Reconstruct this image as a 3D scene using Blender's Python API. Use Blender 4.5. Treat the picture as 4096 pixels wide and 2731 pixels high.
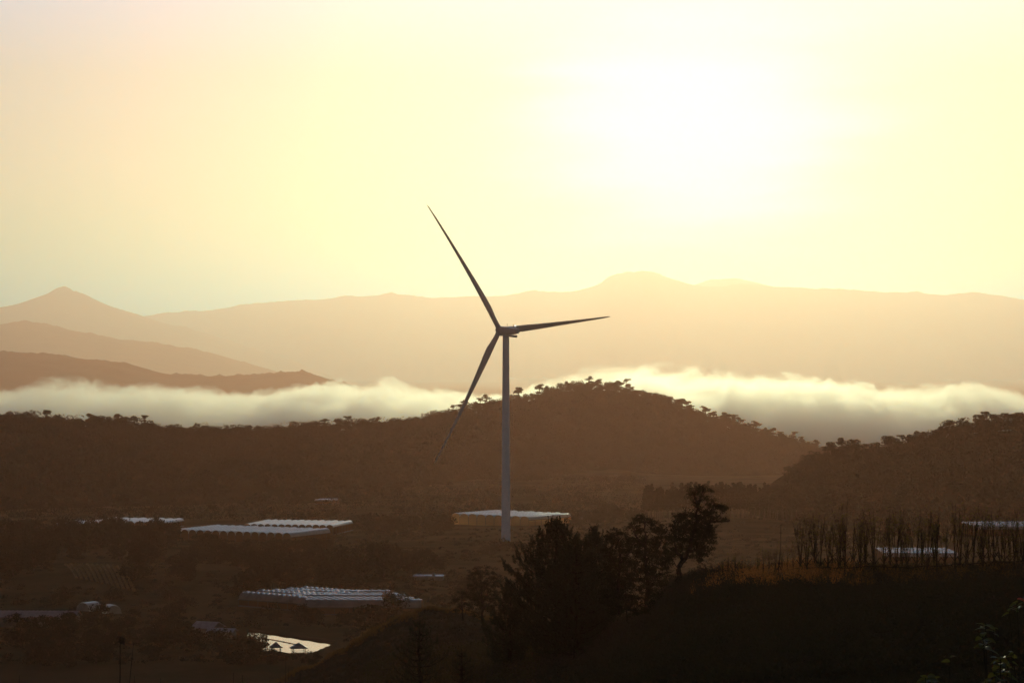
import bpy, math, random
import numpy as np
from mathutils import Vector, Matrix

for o in list(bpy.data.objects):
    bpy.data.objects.remove(o)
scene = bpy.context.scene
COL = scene.collection
R = math.radians
# ---------------------------------------------------------------- camera
CZ = 100.0                       # height of the camera above the datum
F = 9671.0                       # focal length in photo pixels (4096 wide)
S = 4096.0 / 2352.0
cam_d = bpy.data.cameras.new('camera')
cam_d.lens = 85.0; cam_d.sensor_width = 36.0
cam_d.shift_y = 114.5 / 4096.0
cam_d.clip_start = 0.5; cam_d.clip_end = 120000.0
cam = bpy.data.objects.new('camera', cam_d); COL.objects.link(cam)
cam.location = (0, 0, CZ); cam.rotation_euler = (R(90), 0, 0)
scene.camera = cam
# ---------------------------------------------------------------- light
SUN_EL, SUN_AZ = 6.8, 4.1        # degrees, azimuth east of the view axis
scene.view_settings.view_transform = 'Standard'
scene.view_settings.look = 'None'
scene.view_settings.gamma = 1.0
scene.view_settings.exposure = -0.9
sun_dir = Vector((math.sin(R(SUN_AZ)) * math.cos(R(SUN_EL)), math.cos(R(SUN_AZ)) * math.cos(R(SUN_EL)), math.sin(R(SUN_EL))))
sd = bpy.data.lights.new('sun', 'SUN'); sd.energy = 2.85; sd.angle = R(0.5); sd.color = (1.0, 0.475, 0.22)
so = bpy.data.objects.new('sun', sd); COL.objects.link(so)
so.rotation_euler = (-sun_dir).to_track_quat('-Z', 'Y').to_euler()

def N(nt, typ, **kw):
    n = nt.nodes.new(typ)
    for k, v in kw.items():
        if k.startswith('i_'):
            n.inputs[int(k[2:])].default_value = v
        else:
            setattr(n, k, v)
    return n

def build_world():
    w = bpy.data.worlds.new('World'); scene.world = w; w.use_nodes = True
    nt = w.node_tree; nt.nodes.clear(); L = nt.links.new
    out = N(nt, 'ShaderNodeOutputWorld'); bg = N(nt, 'ShaderNodeBackground'); bg.inputs[1].default_value = 1.0
    sky = N(nt, 'ShaderNodeTexSky'); sky.sky_type = 'NISHITA'; sky.sun_disc = False
    sky.sun_elevation = R(SUN_EL); sky.sun_rotation = R(SUN_AZ); sky.dust_density = 3.0; sky.altitude = 1400
    tc = N(nt, 'ShaderNodeTexCoord')
    sep = N(nt, 'ShaderNodeSeparateXYZ'); L(tc.outputs['Generated'], sep.inputs[0])
    # the physical sky, at 0.1
    s1 = N(nt, 'ShaderNodeVectorMath', operation='SCALE'); L(sky.outputs[0], s1.inputs[0]); s1.inputs[3].default_value = 0.05
    # veil of thin high cloud: colour by elevation
    ramp = N(nt, 'ShaderNodeValToRGB'); cr = ramp.color_ramp
    mp = N(nt, 'ShaderNodeMapRange'); L(sep.outputs[2], mp.inputs[0]); mp.inputs[1].default_value = 0.0; mp.inputs[2].default_value = 0.2
    L(mp.outputs[0], ramp.inputs[0])
    stops = SKY_STOPS
    cr.elements[0].position = stops[0][0]; cr.elements[0].color = stops[0][1] + (1,)
    cr.elements[1].position = stops[-1][0]; cr.elements[1].color = stops[-1][1] + (1,)
    for p, c in stops[1:-1]:
        e = cr.elements.new(p); e.color = c + (1,)
    # dimmer away from the sun, round the whole horizon
    dot = N(nt, 'ShaderNodeVectorMath', operation='DOT_PRODUCT'); L(tc.outputs['Generated'], dot.inputs[0]); dot.inputs[1].default_value = tuple(sun_dir)
    fall = N(nt, 'ShaderNodeMapRange', interpolation_type='SMOOTHSTEP'); L(dot.outputs['Value'], fall.inputs[0])
    fall.inputs[1].default_value = 0.82; fall.inputs[2].default_value = 0.955; fall.inputs[3].default_value = SKY_BACK; fall.inputs[4].default_value = 1.0
    s2 = N(nt, 'ShaderNodeVectorMath', operation='SCALE'); L(ramp.outputs[0], s2.inputs[0]); L(fall.outputs[0], s2.inputs[3])
    # glow where the sun stands behind the veil; its edge is broken by streaky cloud
    mpg = N(nt, 'ShaderNodeMapping'); mpg.inputs['Scale'].default_value = (5.0, 5.0, 42.0); L(tc.outputs['Generated'], mpg.inputs[0])
    nz = N(nt, 'ShaderNodeTexNoise'); L(mpg.outputs[0], nz.inputs['Vector']); nz.inputs['Scale'].default_value = 1.6; nz.inputs['Detail'].default_value = 7; nz.inputs['Roughness'].default_value = 0.55
    gdir = Vector((math.sin(R(GLOW_AZ)) * math.cos(R(GLOW_EL)), math.cos(R(GLOW_AZ)) * math.cos(R(GLOW_EL)), math.sin(R(GLOW_EL))))
    sub = N(nt, 'ShaderNodeVectorMath', operation='SUBTRACT'); L(tc.outputs['Generated'], sub.inputs[0]); sub.inputs[1].default_value = tuple(gdir)
    sc = N(nt, 'ShaderNodeVectorMath', operation='MULTIPLY'); L(sub.outputs[0], sc.inputs[0]); sc.inputs[1].default_value = (1.0, 1.0, 1.45)
    ln = N(nt, 'ShaderNodeVectorMath', operation='LENGTH'); L(sc.outputs[0], ln.inputs[0])
    nadd = N(nt, 'ShaderNodeMath', operation='MULTIPLY_ADD'); L(nz.outputs[0], nadd.inputs[0]); nadd.inputs[1].default_value = 0.10; L(ln.outputs['Value'], nadd.inputs[2])
    gl = N(nt, 'ShaderNodeMapRange', interpolation_type='SMOOTHERSTEP'); L(nadd.outputs[0], gl.inputs[0])
    gl.inputs[1].default_value = 0.06; gl.inputs[2].default_value = 0.155; gl.inputs[3].default_value = 1.0; gl.inputs[4].default_value = 0.0
    gc = N(nt, 'ShaderNodeMix', data_type='RGBA'); L(gl.outputs[0], gc.inputs['Factor'])
    # faint streaks over the whole veil
    stk = N(nt, 'ShaderNodeMapRange'); L(nz.outputs[0], stk.inputs[0]); stk.inputs[1].default_value = 0.3; stk.inputs[2].default_value = 0.7; stk.inputs[3].default_value = 0.975; stk.inputs[4].default_value = 1.02
    s3 = N(nt, 'ShaderNodeVectorMath', operation='SCALE'); L(s2.outputs[0], s3.inputs[0]); L(stk.outputs[0], s3.inputs[3])
    L(s3.outputs[0], gc.inputs['A']); gc.inputs['B'].default_value = GLOW_COL + (1,)
    add = N(nt, 'ShaderNodeVectorMath', operation='ADD'); L(s1.outputs[0], add.inputs[0]); L(gc.outputs['Result'], add.inputs[1])
    L(add.outputs[0], bg.inputs[0]); L(bg.outputs[0], out.inputs[0])
SKY_STOPS = [(0.0, (0.56, 0.26, 0.10)), (0.30, (0.44, 0.44, 0.22)), (0.6, (0.24, 0.50, 0.44)), (1.0, (0.24, 0.95, 1.55))]
SKY_BACK = 0.02
GLOW_AZ, GLOW_EL = 4.3, 6.0
GLOW_COL = (0.10, 0.58, 1.15)
build_world()

cy = scene.cycles
cy.max_bounces = 6; cy.diffuse_bounces = 2; cy.glossy_bounces = 2; cy.transmission_bounces = 3; cy.transparent_max_bounces = 8
cy.volume_bounces = 3
cy.use_denoising = True
cy.sample_clamp_indirect = 4.0
cy.volume_step_rate = 1.0

# ---------------------------------------------------------------- helpers
def w2(X, Y, d):                 # a point of the place from photo pixel (2352 scale) and distance
    return Vector(((X * S - 2048) * d / F, d, CZ - (Y * S - 1480) * d / F))

def fade(t): return t * t * t * (t * (t * 6 - 15) + 10)
_rs = np.random.RandomState(7)
_perm = _rs.permutation(512).astype(np.int64)
def vnoise(x, y, z=None):
    if z is None: z = np.zeros_like(x)
    xi, yi, zi = np.floor(x).astype(np.int64), np.floor(y).astype(np.int64), np.floor(z).astype(np.int64)
    xf, yf, zf = fade(x - xi), fade(y - yi), fade(z - zi)
    def h(a, b, c): return _perm[(_perm[(_perm[a & 511] + b) & 511] + c) & 511] / 255.5 - 1.0
    def lx(b, c): return h(xi, b, c) * (1 - xf) + h(xi + 1, b, c) * xf
    def ly(c): return lx(yi, c) * (1 - yf) + lx(yi + 1, c) * yf
    return ly(zi) * (1 - zf) + ly(zi + 1) * zf
def fbm(x, y, z=None, o=4, g=0.5):
    if z is None: z = np.zeros_like(x)
    s = 0; a = 1.0
    for k in range(o):
        s = s + a * vnoise(x + 17.3 * k, y + 5.1 * k, z + 9.7 * k); x, y, z = x * 2.03, y * 2.03, z * 2.03; a *= g
    return s

def mesh_np(name, verts, faces, mat=None, parent=None, smooth=False, uvcol=None):
    """verts (n,3), faces: list/array (m,k) with a constant k, or a list of arrays."""
    me = bpy.data.meshes.new(name)
    if isinstance(faces, np.ndarray): faces = [faces]
    faces = [np.asarray(f, dtype=np.int32) for f in faces if len(f)]
    nv = len(verts); nl = sum(f.size for f in faces); nf = sum(len(f) for f in faces)
    me.vertices.add(nv); me.loops.add(nl); me.polygons.add(nf)
    me.vertices.foreach_set('co', np.asarray(verts, dtype=np.float32).ravel())
    me.loops.foreach_set('vertex_index', np.concatenate([f.ravel() for f in faces]))
    ls, st = [], 0
    for f in faces:
        ls.append(np.arange(len(f), dtype=np.int32) * f.shape[1] + st); st += f.size
    me.polygons.foreach_set('loop_start', np.concatenate(ls))
    if smooth: me.polygons.foreach_set('use_smooth', np.ones(nf, dtype=bool))
    me.update(calc_edges=True)
    if mat: me.materials.append(mat)
    if name is None: return me
    o = bpy.data.objects.new(name, me); COL.objects.link(o)
    if parent is not None: o.parent = parent
    return o

class MB:
    """collects shapes and links them as ONE mesh object"""
    def __init__(s): s.v = []; s.f3 = []; s.f4 = []; s.n = 0
    def add(s, v, f):
        v = np.asarray(v, dtype=np.float64).reshape(-1, 3); f = np.asarray(f, dtype=np.int64)
        s.v.append(v)
        (s.f3 if f.shape[1] == 3 else s.f4).append(f + s.n); s.n += len(v)
    def box(s, c, size, rz=0.0, top=None):
        x, y, z = [q / 2 for q in size]
        v = np.array([(-x, -y, -z), (x, -y, -z), (x, y, -z), (-x, y, -z), (-x, -y, z), (x, -y, z), (x, y, z), (-x, y, z)])
        if top: v[4:, 0] *= top; v[4:, 1] *= top
        ca, sa = math.cos(rz), math.sin(rz)
        v = np.stack([v[:, 0] * ca - v[:, 1] * sa, v[:, 0] * sa + v[:, 1] * ca, v[:, 2]], 1) + np.array(c)
        s.add(v, [(0, 3, 2, 1), (4, 5, 6, 7), (0, 1, 5, 4), (1, 2, 6, 5), (2, 3, 7, 6), (3, 0, 4, 7)])
    def tube(s, pts, rad, n=6, cap=True):
        pts = np.asarray(pts, dtype=np.float64); m = len(pts); rad = np.broadcast_to(np.asarray(rad, dtype=np.float64), (m,))
        t = np.gradient(pts, axis=0); t /= np.linalg.norm(t, axis=1)[:, None] + 1e-12
        ref = np.array([0, 0, 1.0]) if abs(t[0, 2]) < 0.9 else np.array([1.0, 0, 0])
        a = np.cross(t, ref); a /= np.linalg.norm(a, axis=1)[:, None] + 1e-12; b = np.cross(t, a)
        th = np.arange(n) * 2 * math.pi / n
        ring = pts[:, None] + rad[:, None, None] * (np.cos(th)[None, :, None] * a[:, None] + np.sin(th)[None, :, None] * b[:, None])
        i = np.arange(m - 1)[:, None] * n; j = np.arange(n)[None]; j2 = (j + 1) % n
        f = np.stack([i + j, i + j2, i + n + j2, i + n + j], -1).reshape(-1, 4)
        v = ring.reshape(-1, 3)
        s.add(v, f)
        if cap:
            v2 = np.vstack([v[-n:], pts[-1:]]); s.add(v2, [(k, (k + 1) % n, n) for k in range(n)])
            v2 = np.vstack([v[:n], pts[:1]]); s.add(v2, [((k + 1) % n, k, n) for k in range(n)])
    def leaves(s, c, size, rng, aspect=1.0, up=0.0, tri=False):
        """one small leaf face per centre, turned at random"""
        c = np.asarray(c); n = len(c); sz = np.broadcast_to(np.asarray(size), (n,))
        a = rng.normal(size=(n, 3)); a[:, 2] += up; a /= np.linalg.norm(a, axis=1)[:, None]
        b = rng.normal(size=(n, 3)); b = np.cross(a, b); b /= np.linalg.norm(b, axis=1)[:, None]
        a = a * sz[:, None]; b = b * sz[:, None] * aspect
        if tri:
            v = np.stack([c - a * 0.6 - b * .5, c - a * .6 + b * .5, c + a * .7], 1).reshape(-1, 3)
            s.add(v, np.arange(n * 3).reshape(-1, 3))
        else:
            v = np.stack([c - a * .55, c - b * .5, c + a * .55, c + b * .5], 1).reshape(-1, 3)
            s.add(v, np.arange(n * 4).reshape(-1, 4))
    def arrays(s):
        v = np.vstack(s.v); f = []
        if s.f3: f.append(np.vstack(s.f3))
        if s.f4: f.append(np.vstack(s.f4))
        return v, f
    def build(s, name, mat, parent=None, smooth=False, loc=None):
        v, f = s.arrays()
        o = mesh_np(name, v, f, mat, parent, smooth)
        if loc is not None: o.location = loc
        return o

def tag(o, label=None, cat=None, group=None, kind=None):
    if label: o['label'] = label
    if cat: o['category'] = cat
    if group: o['group'] = group
    if kind: o['kind'] = kind
    return o
def empty(name, loc=(0, 0, 0), rz=0.0):
    o = bpy.data.objects.new(name, None); COL.objects.link(o); o.location = loc; o.rotation_euler = (0, 0, rz)
    o.empty_display_size = 0.5
    return o
def copy_tree(o, kids, loc, rz, scale):
    c = o.copy(); COL.objects.link(c); c.location = loc; c.rotation_euler = (0, 0, rz); c.scale = scale
    for k in kids:
        d = k.copy(); COL.objects.link(d); d.parent = c
    return c

# ---------------------------------------------------------------- materials
def mat(name, col, rough=0.8, spec=0.0, noise=0.0, nscale=1.0, trans=0.0, tcol=None, metal=0.0, bump=0.0, bscale=None, col2=None, coat=0.0, transp=0.0):
    m = bpy.data.materials.new(name); m.use_nodes = True; nt = m.node_tree; nt.nodes.clear(); L = nt.links.new
    out = N(nt, 'ShaderNodeOutputMaterial'); p = N(nt, 'ShaderNodeBsdfPrincipled')
    p.inputs['Roughness'].default_value = rough; p.inputs['Specular IOR Level'].default_value = spec; p.inputs['Metallic'].default_value = metal
    p.inputs['Base Color'].default_value = tuple(col) + (1,)
    if coat: p.inputs['Coat Weight'].default_value = coat
    if noise or col2:
        tc = N(nt, 'ShaderNodeTexCoord'); nz = N(nt, 'ShaderNodeTexNoise'); nz.inputs['Scale'].default_value = nscale; nz.inputs['Detail'].default_value = 6
        L(tc.outputs['Object'], nz.inputs['Vector'])
        c2 = col2 or tuple(min(1, q * (1 + noise)) for q in col)
        c1 = col if col2 else tuple(q * (1 - noise) for q in col)
        rp = N(nt, 'ShaderNodeMapRange'); rp.inputs[1].default_value = 0.35; rp.inputs[2].default_value = 0.65; L(nz.outputs[0], rp.inputs[0])
        mx = N(nt, 'ShaderNodeMix', data_type='RGBA'); L(rp.outputs[0], mx.inputs['Factor']); mx.inputs['A'].default_value = tuple(c1) + (1,); mx.inputs['B'].default_value = tuple(c2) + (1,)
        colout = mx.outputs['Result']; L(colout, p.inputs['Base Color'])
    else: colout = None
    if bump:
        tc2 = N(nt, 'ShaderNodeTexCoord'); nb = N(nt, 'ShaderNodeTexNoise'); nb.inputs['Scale'].default_value = bscale or nscale; nb.inputs['Detail'].default_value = 5
        L(tc2.outputs['Object'], nb.inputs['Vector']); bp = N(nt, 'ShaderNodeBump'); bp.inputs['Distance'].default_value = bump; L(nb.outputs[0], bp.inputs['Height']); L(bp.outputs[0], p.inputs['Normal'])
    if trans:
        t = N(nt, 'ShaderNodeBsdfTranslucent'); t.inputs[0].default_value = tuple(tcol or col) + (1,)
        ms = N(nt, 'ShaderNodeMixShader'); ms.inputs[0].default_value = trans; L(p.outputs[0], ms.inputs[1]); L(t.outputs[0], ms.inputs[2]); L(ms.outputs[0], out.inputs[0])
    else: L(p.outputs[0], out.inputs[0])
    if transp:                       # film lets part of the light straight through
        src = out.inputs[0].links[0].from_socket; t2 = N(nt, 'ShaderNodeBsdfTransparent'); m2 = N(nt, 'ShaderNodeMixShader'); m2.inputs[0].default_value = transp
        L(src, m2.inputs[1]); L(t2.outputs[0], m2.inputs[2]); L(m2.outputs[0], out.inputs[0])
    return m
def volmat(name, col, dens, g, absorb=None):
    m = bpy.data.materials.new(name); m.use_nodes = True; nt = m.node_tree; nt.nodes.clear()
    out = N(nt, 'ShaderNodeOutputMaterial'); v = N(nt, 'ShaderNodeVolumePrincipled')
    v.inputs['Color'].default_value = tuple(col) + (1,); v.inputs['Density'].default_value = dens; v.inputs['Anisotropy'].default_value = g
    v.inputs['Absorption Color'].default_value = (1, 1, 1, 1)
    nt.links.new(v.outputs[0], out.inputs['Volume'])
    return m
M = {}
M['ground'] = mat('valley_soil', (0.055, 0.050, 0.026), 0.95, 0.0, col2=(0.11, 0.075, 0.04), nscale=0.03, bump=0.6, bscale=0.3)
M['knoll'] = mat('knoll_soil', (0.055, 0.045, 0.03), 0.95, 0.0, col2=(0.09, 0.06, 0.04), nscale=0.15, bump=0.2, bscale=1.5)
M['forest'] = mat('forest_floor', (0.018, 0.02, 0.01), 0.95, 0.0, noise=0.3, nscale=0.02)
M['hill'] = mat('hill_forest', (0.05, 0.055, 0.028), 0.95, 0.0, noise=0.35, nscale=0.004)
M['pine'] = mat('pine_needles', (0.045, 0.042, 0.026), 0.8, 0.04, trans=0.15, tcol=(0.07, 0.06, 0.015))
M['leaf'] = mat('leaf_green', (0.045, 0.042, 0.02), 0.7, 0.03, trans=0.25, tcol=(0.13, 0.08, 0.03))
M['leafdark'] = mat('leaf_dark', (0.036, 0.034, 0.02), 0.9, 0.0, trans=0.1, tcol=(0.05, 0.04, 0.012))
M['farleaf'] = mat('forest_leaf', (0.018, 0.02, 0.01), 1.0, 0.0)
M['bark'] = mat('bark', (0.07, 0.05, 0.035), 0.9, 0.0, noise=0.35, nscale=4.0)
M['grass'] = mat('dry_grass', (0.07, 0.05, 0.025), 0.8, 0.05, trans=0.45, tcol=(0.22, 0.11, 0.035))
M['steel'] = mat('turbine_paint', (0.80, 0.80, 0.86), 0.35, 0.5, noise=0.05, nscale=0.3)
M['steel2'] = mat('blade_paint', (0.66, 0.60, 0.60), 0.4, 0.5, noise=0.05, nscale=0.1)
# ---------------------------------------------------------------- hills: each a real ridge with its own width
def hill(name, label, prof, d, half, z0, mat_, seed, micro=0.0, res=5.0, rows=44, spur=0.25, back=1.0, xpad=3600):
    prof = np.array(prof, dtype=float)
    X = np.arange(prof[0, 0], prof[-1, 0] + 0.1, res)
    Yp = np.interp(X, prof[:, 0], prof[:, 1])
    d0 = d; d = np.interp(X, *np.array(d).T) if isinstance(d, list) else np.full_like(X, float(d))
    k = np.ones(3) / 3; Yp = np.convolve(np.pad(Yp, 1, 'edge'), k, 'valid')
    x = (X * S - 2048) * d / F
    zr = CZ - (Yp * S - 1480) * d / F
    px = d / F * S
    zr = zr + micro * px * (np.abs(vnoise(X / 9.0 + seed, X * 0)) * 1.6 + vnoise(X / 27.0, X * 0 + seed) * 1.2 + 0.9 * vnoise(X / 4.5 + seed, X * 0 + 2) - 0.6)
    t = np.concatenate([-np.linspace(1, 0, rows) ** 1.3, np.linspace(0, 1, rows // 3)[1:] ** 1.2 * back])
    T, XX = np.meshgrid(t, x, indexing='ij')
    kk = np.hanning(41); kk /= kk.sum(); zs = np.convolve(np.pad(zr, 20, 'edge'), kk, 'valid'); wgt = np.clip(np.abs(T) * 9, 0, 1)
    ZR = zr[None] * (1 - wgt) + np.minimum(zs, zr + 1e9)[None] * wgt
    YY = d[None] + T * half
    sh = np.clip(np.cos(np.clip(np.abs(T) * (1 if back == 1 else 1), 0, 1) * math.pi / 2), 0, 1) ** 1.15
    n = fbm(XX / half * 2.2 + seed, YY / half * 1.3, o=5)
    H = z0 + (ZR - z0) * (sh + spur * n * (1 - sh) * np.clip(np.abs(T) * 3, 0, 1) * (sh > 0))
    H += micro * px * 0.15 * vnoise(XX / (px * 12), YY / (px * 30)) * np.clip(np.abs(T) * 8, 0, 1)
    H = np.where((T < 0) | (T > 0), np.minimum(H, ZR + (H - ZR) * 0.98), H)
    nr, nc = T.shape
    v = np.stack([XX, YY, H], -1).reshape(-1, 3)
    i = np.arange(nr - 1)[:, None] * nc; j = np.arange(nc - 1)[None]
    f = np.stack([i + j, i + j + 1, i + nc + j + 1, i + nc + j], -1).reshape(-1, 4)
    o = mesh_np(name, v, f, mat_, smooth=True)
    if label: tag(o, label, 'hill')
    tag(o, kind='structure')
    n_cols = None
    def height(px_, py_):
        """terrain height by bilinear lookup in the ridge grid"""
        gj = np.interp(px_, x, np.arange(nc)); tt = (py_ - np.interp(gj, np.arange(nc), d)) / half
        gi = np.interp(tt, t, np.arange(nr))
        a = np.clip(gi.astype(int), 0, nr - 2); b = np.clip(gj.astype(int), 0, nc - 2)
        fa, fb = gi - a, gj - b
        return H[a, b] * (1 - fa) * (1 - fb) + H[a + 1, b] * fa * (1 - fb) + H[a, b + 1] * (1 - fa) * fb + H[a + 1, b + 1] * fa * fb
    return o, height

P_FAR = [(-900, 740), (-300, 742), (60, 735), (340, 727), (400, 716), (500, 714), (560, 700), (620, 694), (680, 688), (740, 690), (800, 678), (840, 682), (905, 672), (950, 680), (1000, 686),
         (1060, 681), (1120, 682), (1170, 680), (1220, 668), (1300, 672), (1360, 665), (1385, 648), (1410, 631), (1440, 626), (1465, 622), (1500, 625), (1520, 631), (1560, 648), (1600, 660), (1650, 660), (1700, 652), (1780, 660),
         (1880, 664), (1940, 666), (1980, 670), (2050, 673), (2100, 670), (2170, 680), (2240, 670), (2300, 680), (2352, 692), (2600, 680), (2900, 700), (3300, 690)]
P_BACK = [(1300, 720), (1500, 690), (1580, 660), (1630, 642), (1690, 639), (1750, 652), (1820, 680), (2000, 720)]
P_PEAK = [(-900, 760), (-500, 700), (-200, 725), (0, 708), (50, 703), (85, 692), (110, 678), (130, 664), (138, 658), (150, 657), (160, 664), (190, 675), (235, 700), (290, 713), (340, 731), (370, 744), (420, 748), (480, 768), (540, 788),
          (600, 806), (680, 832), (760, 870), (900, 930)]
P_MID = [(-900, 700), (-400, 745), (-150, 760), (0, 748), (60, 738), (110, 742), (160, 758), (230, 772), (300, 783), (380, 790), (460, 805), (520, 822), (600, 845), (700, 880), (800, 930)]
P_NEARL = [(-900, 800), (-300, 825), (0, 812), (60, 810), (150, 818), (250, 830), (340, 848), (370, 858), (440, 856), (470, 862), (540, 866), (600, 857), (680, 853), (720, 862), (780, 878), (850, 897), (950, 930)]
hill('far_mountain', None, P_BACK, 68000, 6000, -200, M['hill'], 3.0, 0.3)
hill('far_mountain', None, P_FAR, 60000, 6000, -200, M['hill'], 1.0, 1.6, back=1.0)
hill('peak_mountain', None, P_PEAK, 51000, 7000, -200, M['hill'], 5.0, 1.8)
hill('mid_mountain', None, P_MID, 33000, 5000, -200, M['hill'], 8.0, 2.0)
hill('near_mountain', None, P_NEARL, 16500, 2600, -150, M['hill'], 11.0, 3.6, res=3.0)

P_R1 = [(-1500, 980), (-600, 960), (-200, 968), (0, 975), (60, 972), (140, 978), (230, 981), (300, 985), (400, 997), (470, 999), (560, 997), (680, 995), (760, 990), (880, 983), (960, 980), (1020, 963),
        (1100, 947), (1160, 930), (1220, 921), (1260, 910), (1290, 900), (1350, 893), (1400, 897), (1460, 906), (1500, 918), (1550, 942), (1620, 967), (1700, 988), (1780, 1012), (1850, 1030), (1890, 1046), (1960, 1080), (2100, 1130), (2400, 1160), (3400, 1180)]
R1D = [(-1500, 1950), (200, 1980), (900, 2250), (1300, 2950), (1900, 3080), (3400, 3080)]
def r1d(X): return float(np.interp(X, *np.array(R1D).T))
r1, H_R1 = hill('forest_ridge', None, P_R1, R1D, 480, -20, M['forest'], 21.0, 0.6, res=6.0, rows=60, spur=0.5)
P_R2 = [(1600, 1260), (1740, 1230), (1790, 1135), (1830, 1092), (1870, 1068), (1920, 1058), (1990, 1052), (2080, 1036), (2130, 1020), (2200, 1002), (2270, 994), (2352, 988), (2700, 960), (3400, 950)]
r2, H_R2 = hill('forest_hill', None, P_R2, 1500, 330, -5, M['forest'], 31.0, 0.6, res=6.0, rows=50, spur=0.3)

# ---------------------------------------------------------------- valley floor and foreground: one sheet to the horizon
FD = np.array([3, 15, 40, 100, 150, 190, 230, 260, 320, 380, 450, 550, 650], float)
FT = {   # columns: photo X (2352) -> photo Y of the ground at each distance
    -1500: [9e3, 2600, 1900, 1780, 1770, 1760, 1750, 1745, 1730, 1710, 1680, 1630, 1590],
    520:   [9e3, 2600, 1900, 1780, 1770, 1760, 1750, 1740, 1720, 1690, 1665, 1620, 1580],
    620:   [9e3, 2600, 1900, 1780, 1770, 1740, 1720, 1690, 1630, 1575, 1580, 1590, 1570],
    700:   [9e3, 2600, 1900, 1780, 1760, 1720, 1680, 1650, 1580, 1534, 1550, 1570, 1560],
    790:   [9e3, 2600, 1900, 1770, 1740, 1700, 1650, 1615, 1545, 1490, 1515, 1560, 1550],
    815:   [9e3, 2600, 1900, 1770, 1740, 1690, 1640, 1600, 1520, 1466, 1500, 1560, 1550],
    860:   [9e3, 2600, 1900, 1770, 1730, 1680, 1625, 1585, 1500, 1442, 1480, 1550, 1540],
    930:   [9e3, 2600, 1900, 1760, 1720, 1660, 1600, 1565, 1480, 1420, 1460, 1530, 1540],
    985:   [9e3, 2600, 1900, 1750, 1700, 1650, 1590, 1555, 1465, 1405, 1440, 1530, 1540],
    1060:  [9e3, 2600, 1900, 1740, 1680, 1630, 1575, 1540, 1460, 1410, 1440, 1530, 1540],
    1110:  [9e3, 2600, 1900, 1730, 1670, 1610, 1560, 1530, 1462, 1424, 1450, 1520, 1540],
    1300:  [9e3, 2600, 1880, 1680, 1620, 1560, 1520, 1490, 1450, 1440, 1470, 1540, 1540],
    1480:  [9e3, 2500, 1820, 1620, 1530, 1450, 1420, 1410, 1420, 1450, 1480, 1540, 1540],
    1560:  [9e3, 2450, 1800, 1560, 1450, 1352, 1350, 1365, 1410, 1450, 1480, 1540, 1540],
    1620:  [9e3, 2400, 1780, 1530, 1410, 1326, 1335, 1360, 1410, 1450, 1480, 1540, 1540],
    1700:  [9e3, 2400, 1760, 1500, 1390, 1316, 1330, 1360, 1410, 1450, 1480, 1540, 1540],
    1850:  [9e3, 2350, 1740, 1480, 1375, 1310, 1325, 1350, 1410, 1450, 1480, 1540, 1540],
    2352:  [9e3, 2300, 1700, 1450, 1350, 1300, 1315, 1345, 1410, 1450, 1480, 1540, 1540],
    3600:  [9e3, 2300, 1650, 1400, 1330, 1270, 1290, 1320, 1390, 1430, 1460, 1540, 1540]}
FX = np.array(sorted(FT)); FY = np.array([FT[k] for k in FX], float)
FY[:, 0] = (1480 + 1.7 / 3 * F) / S
def valley(x, y):
    z = np.interp(y, [600, 720, 800, 1200, 1500, 2000, 2600, 3300, 3600, 6000, 60000], [-84, -84, -84.5, -86, -92.5, -100, -112, -160, -230, -240, -260])
    far = np.clip((y - 1500) / 800, 0, 1)
    z = z + fbm(x / 260.0, y / 200.0, o=3) * (1.3 + 6 * far) * np.clip((y - 800) / 150, 0, 1)
    # low plateau on the left that carries the tree line and glasshouses
    z = z - 1.5 * np.exp(-(((x + 190) / 150) ** 2)) * np.exp(-(((y - 1240) / 100) ** 2))
    z = z + 5.0 * np.exp(-(((x + 150) / 60) ** 2)) * np.exp(-(((y - 990) / 60) ** 2))
    z = z + 7.0 * np.exp(-(((x - 115) / 75) ** 2)) * np.exp(-(((y - 1380) / 90) ** 2))
    z = z + 8.0 * np.exp(-(((x - 245) / 80) ** 2)) * np.exp(-(((y - 1150) / 60) ** 2))
    return z + CZ
def ground_h(x, y):
    x = np.asarray(x, float); y = np.asarray(y, float)
    yy = np.maximum(y, 3.0)
    X = (x / yy * F + 2048) / S
    ci = np.clip(np.interp(X, FX, np.arange(len(FX))), 0, len(FX) - 1.001); di = np.clip(np.interp(np.log(yy), np.log(FD), np.arange(len(FD))), 0, len(FD) - 1.001)
    a, b = ci.astype(int), di.astype(int); fa, fb = ci - a, di - b
    fa = fa * fa * (3 - 2 * fa); 
    Z = CZ - (FY * S - 1480) / F * FD[None]
    z = Z[a, b] * (1 - fa) * (1 - fb) + Z[a + 1, b] * fa * (1 - fb) + Z[a, b + 1] * (1 - fa) * fb + Z[a + 1, b + 1] * fa * fb
    z = z + fbm(x / 14.0, y / 14.0, o=4) * np.interp(y, [0, 30, 200, 650], [0.05, 0.25, 0.35, 1.2])
    z = np.where(y < 3, CZ - 1.7, z)
    k = np.clip((y - 620) / 80, 0, 1); k = k * k * (3 - 2 * k)
    return z * (1 - k) + valley(x, y) * k
def G(x, y): return float(ground_h(np.array([x]), np.array([y]))[0])
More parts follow.
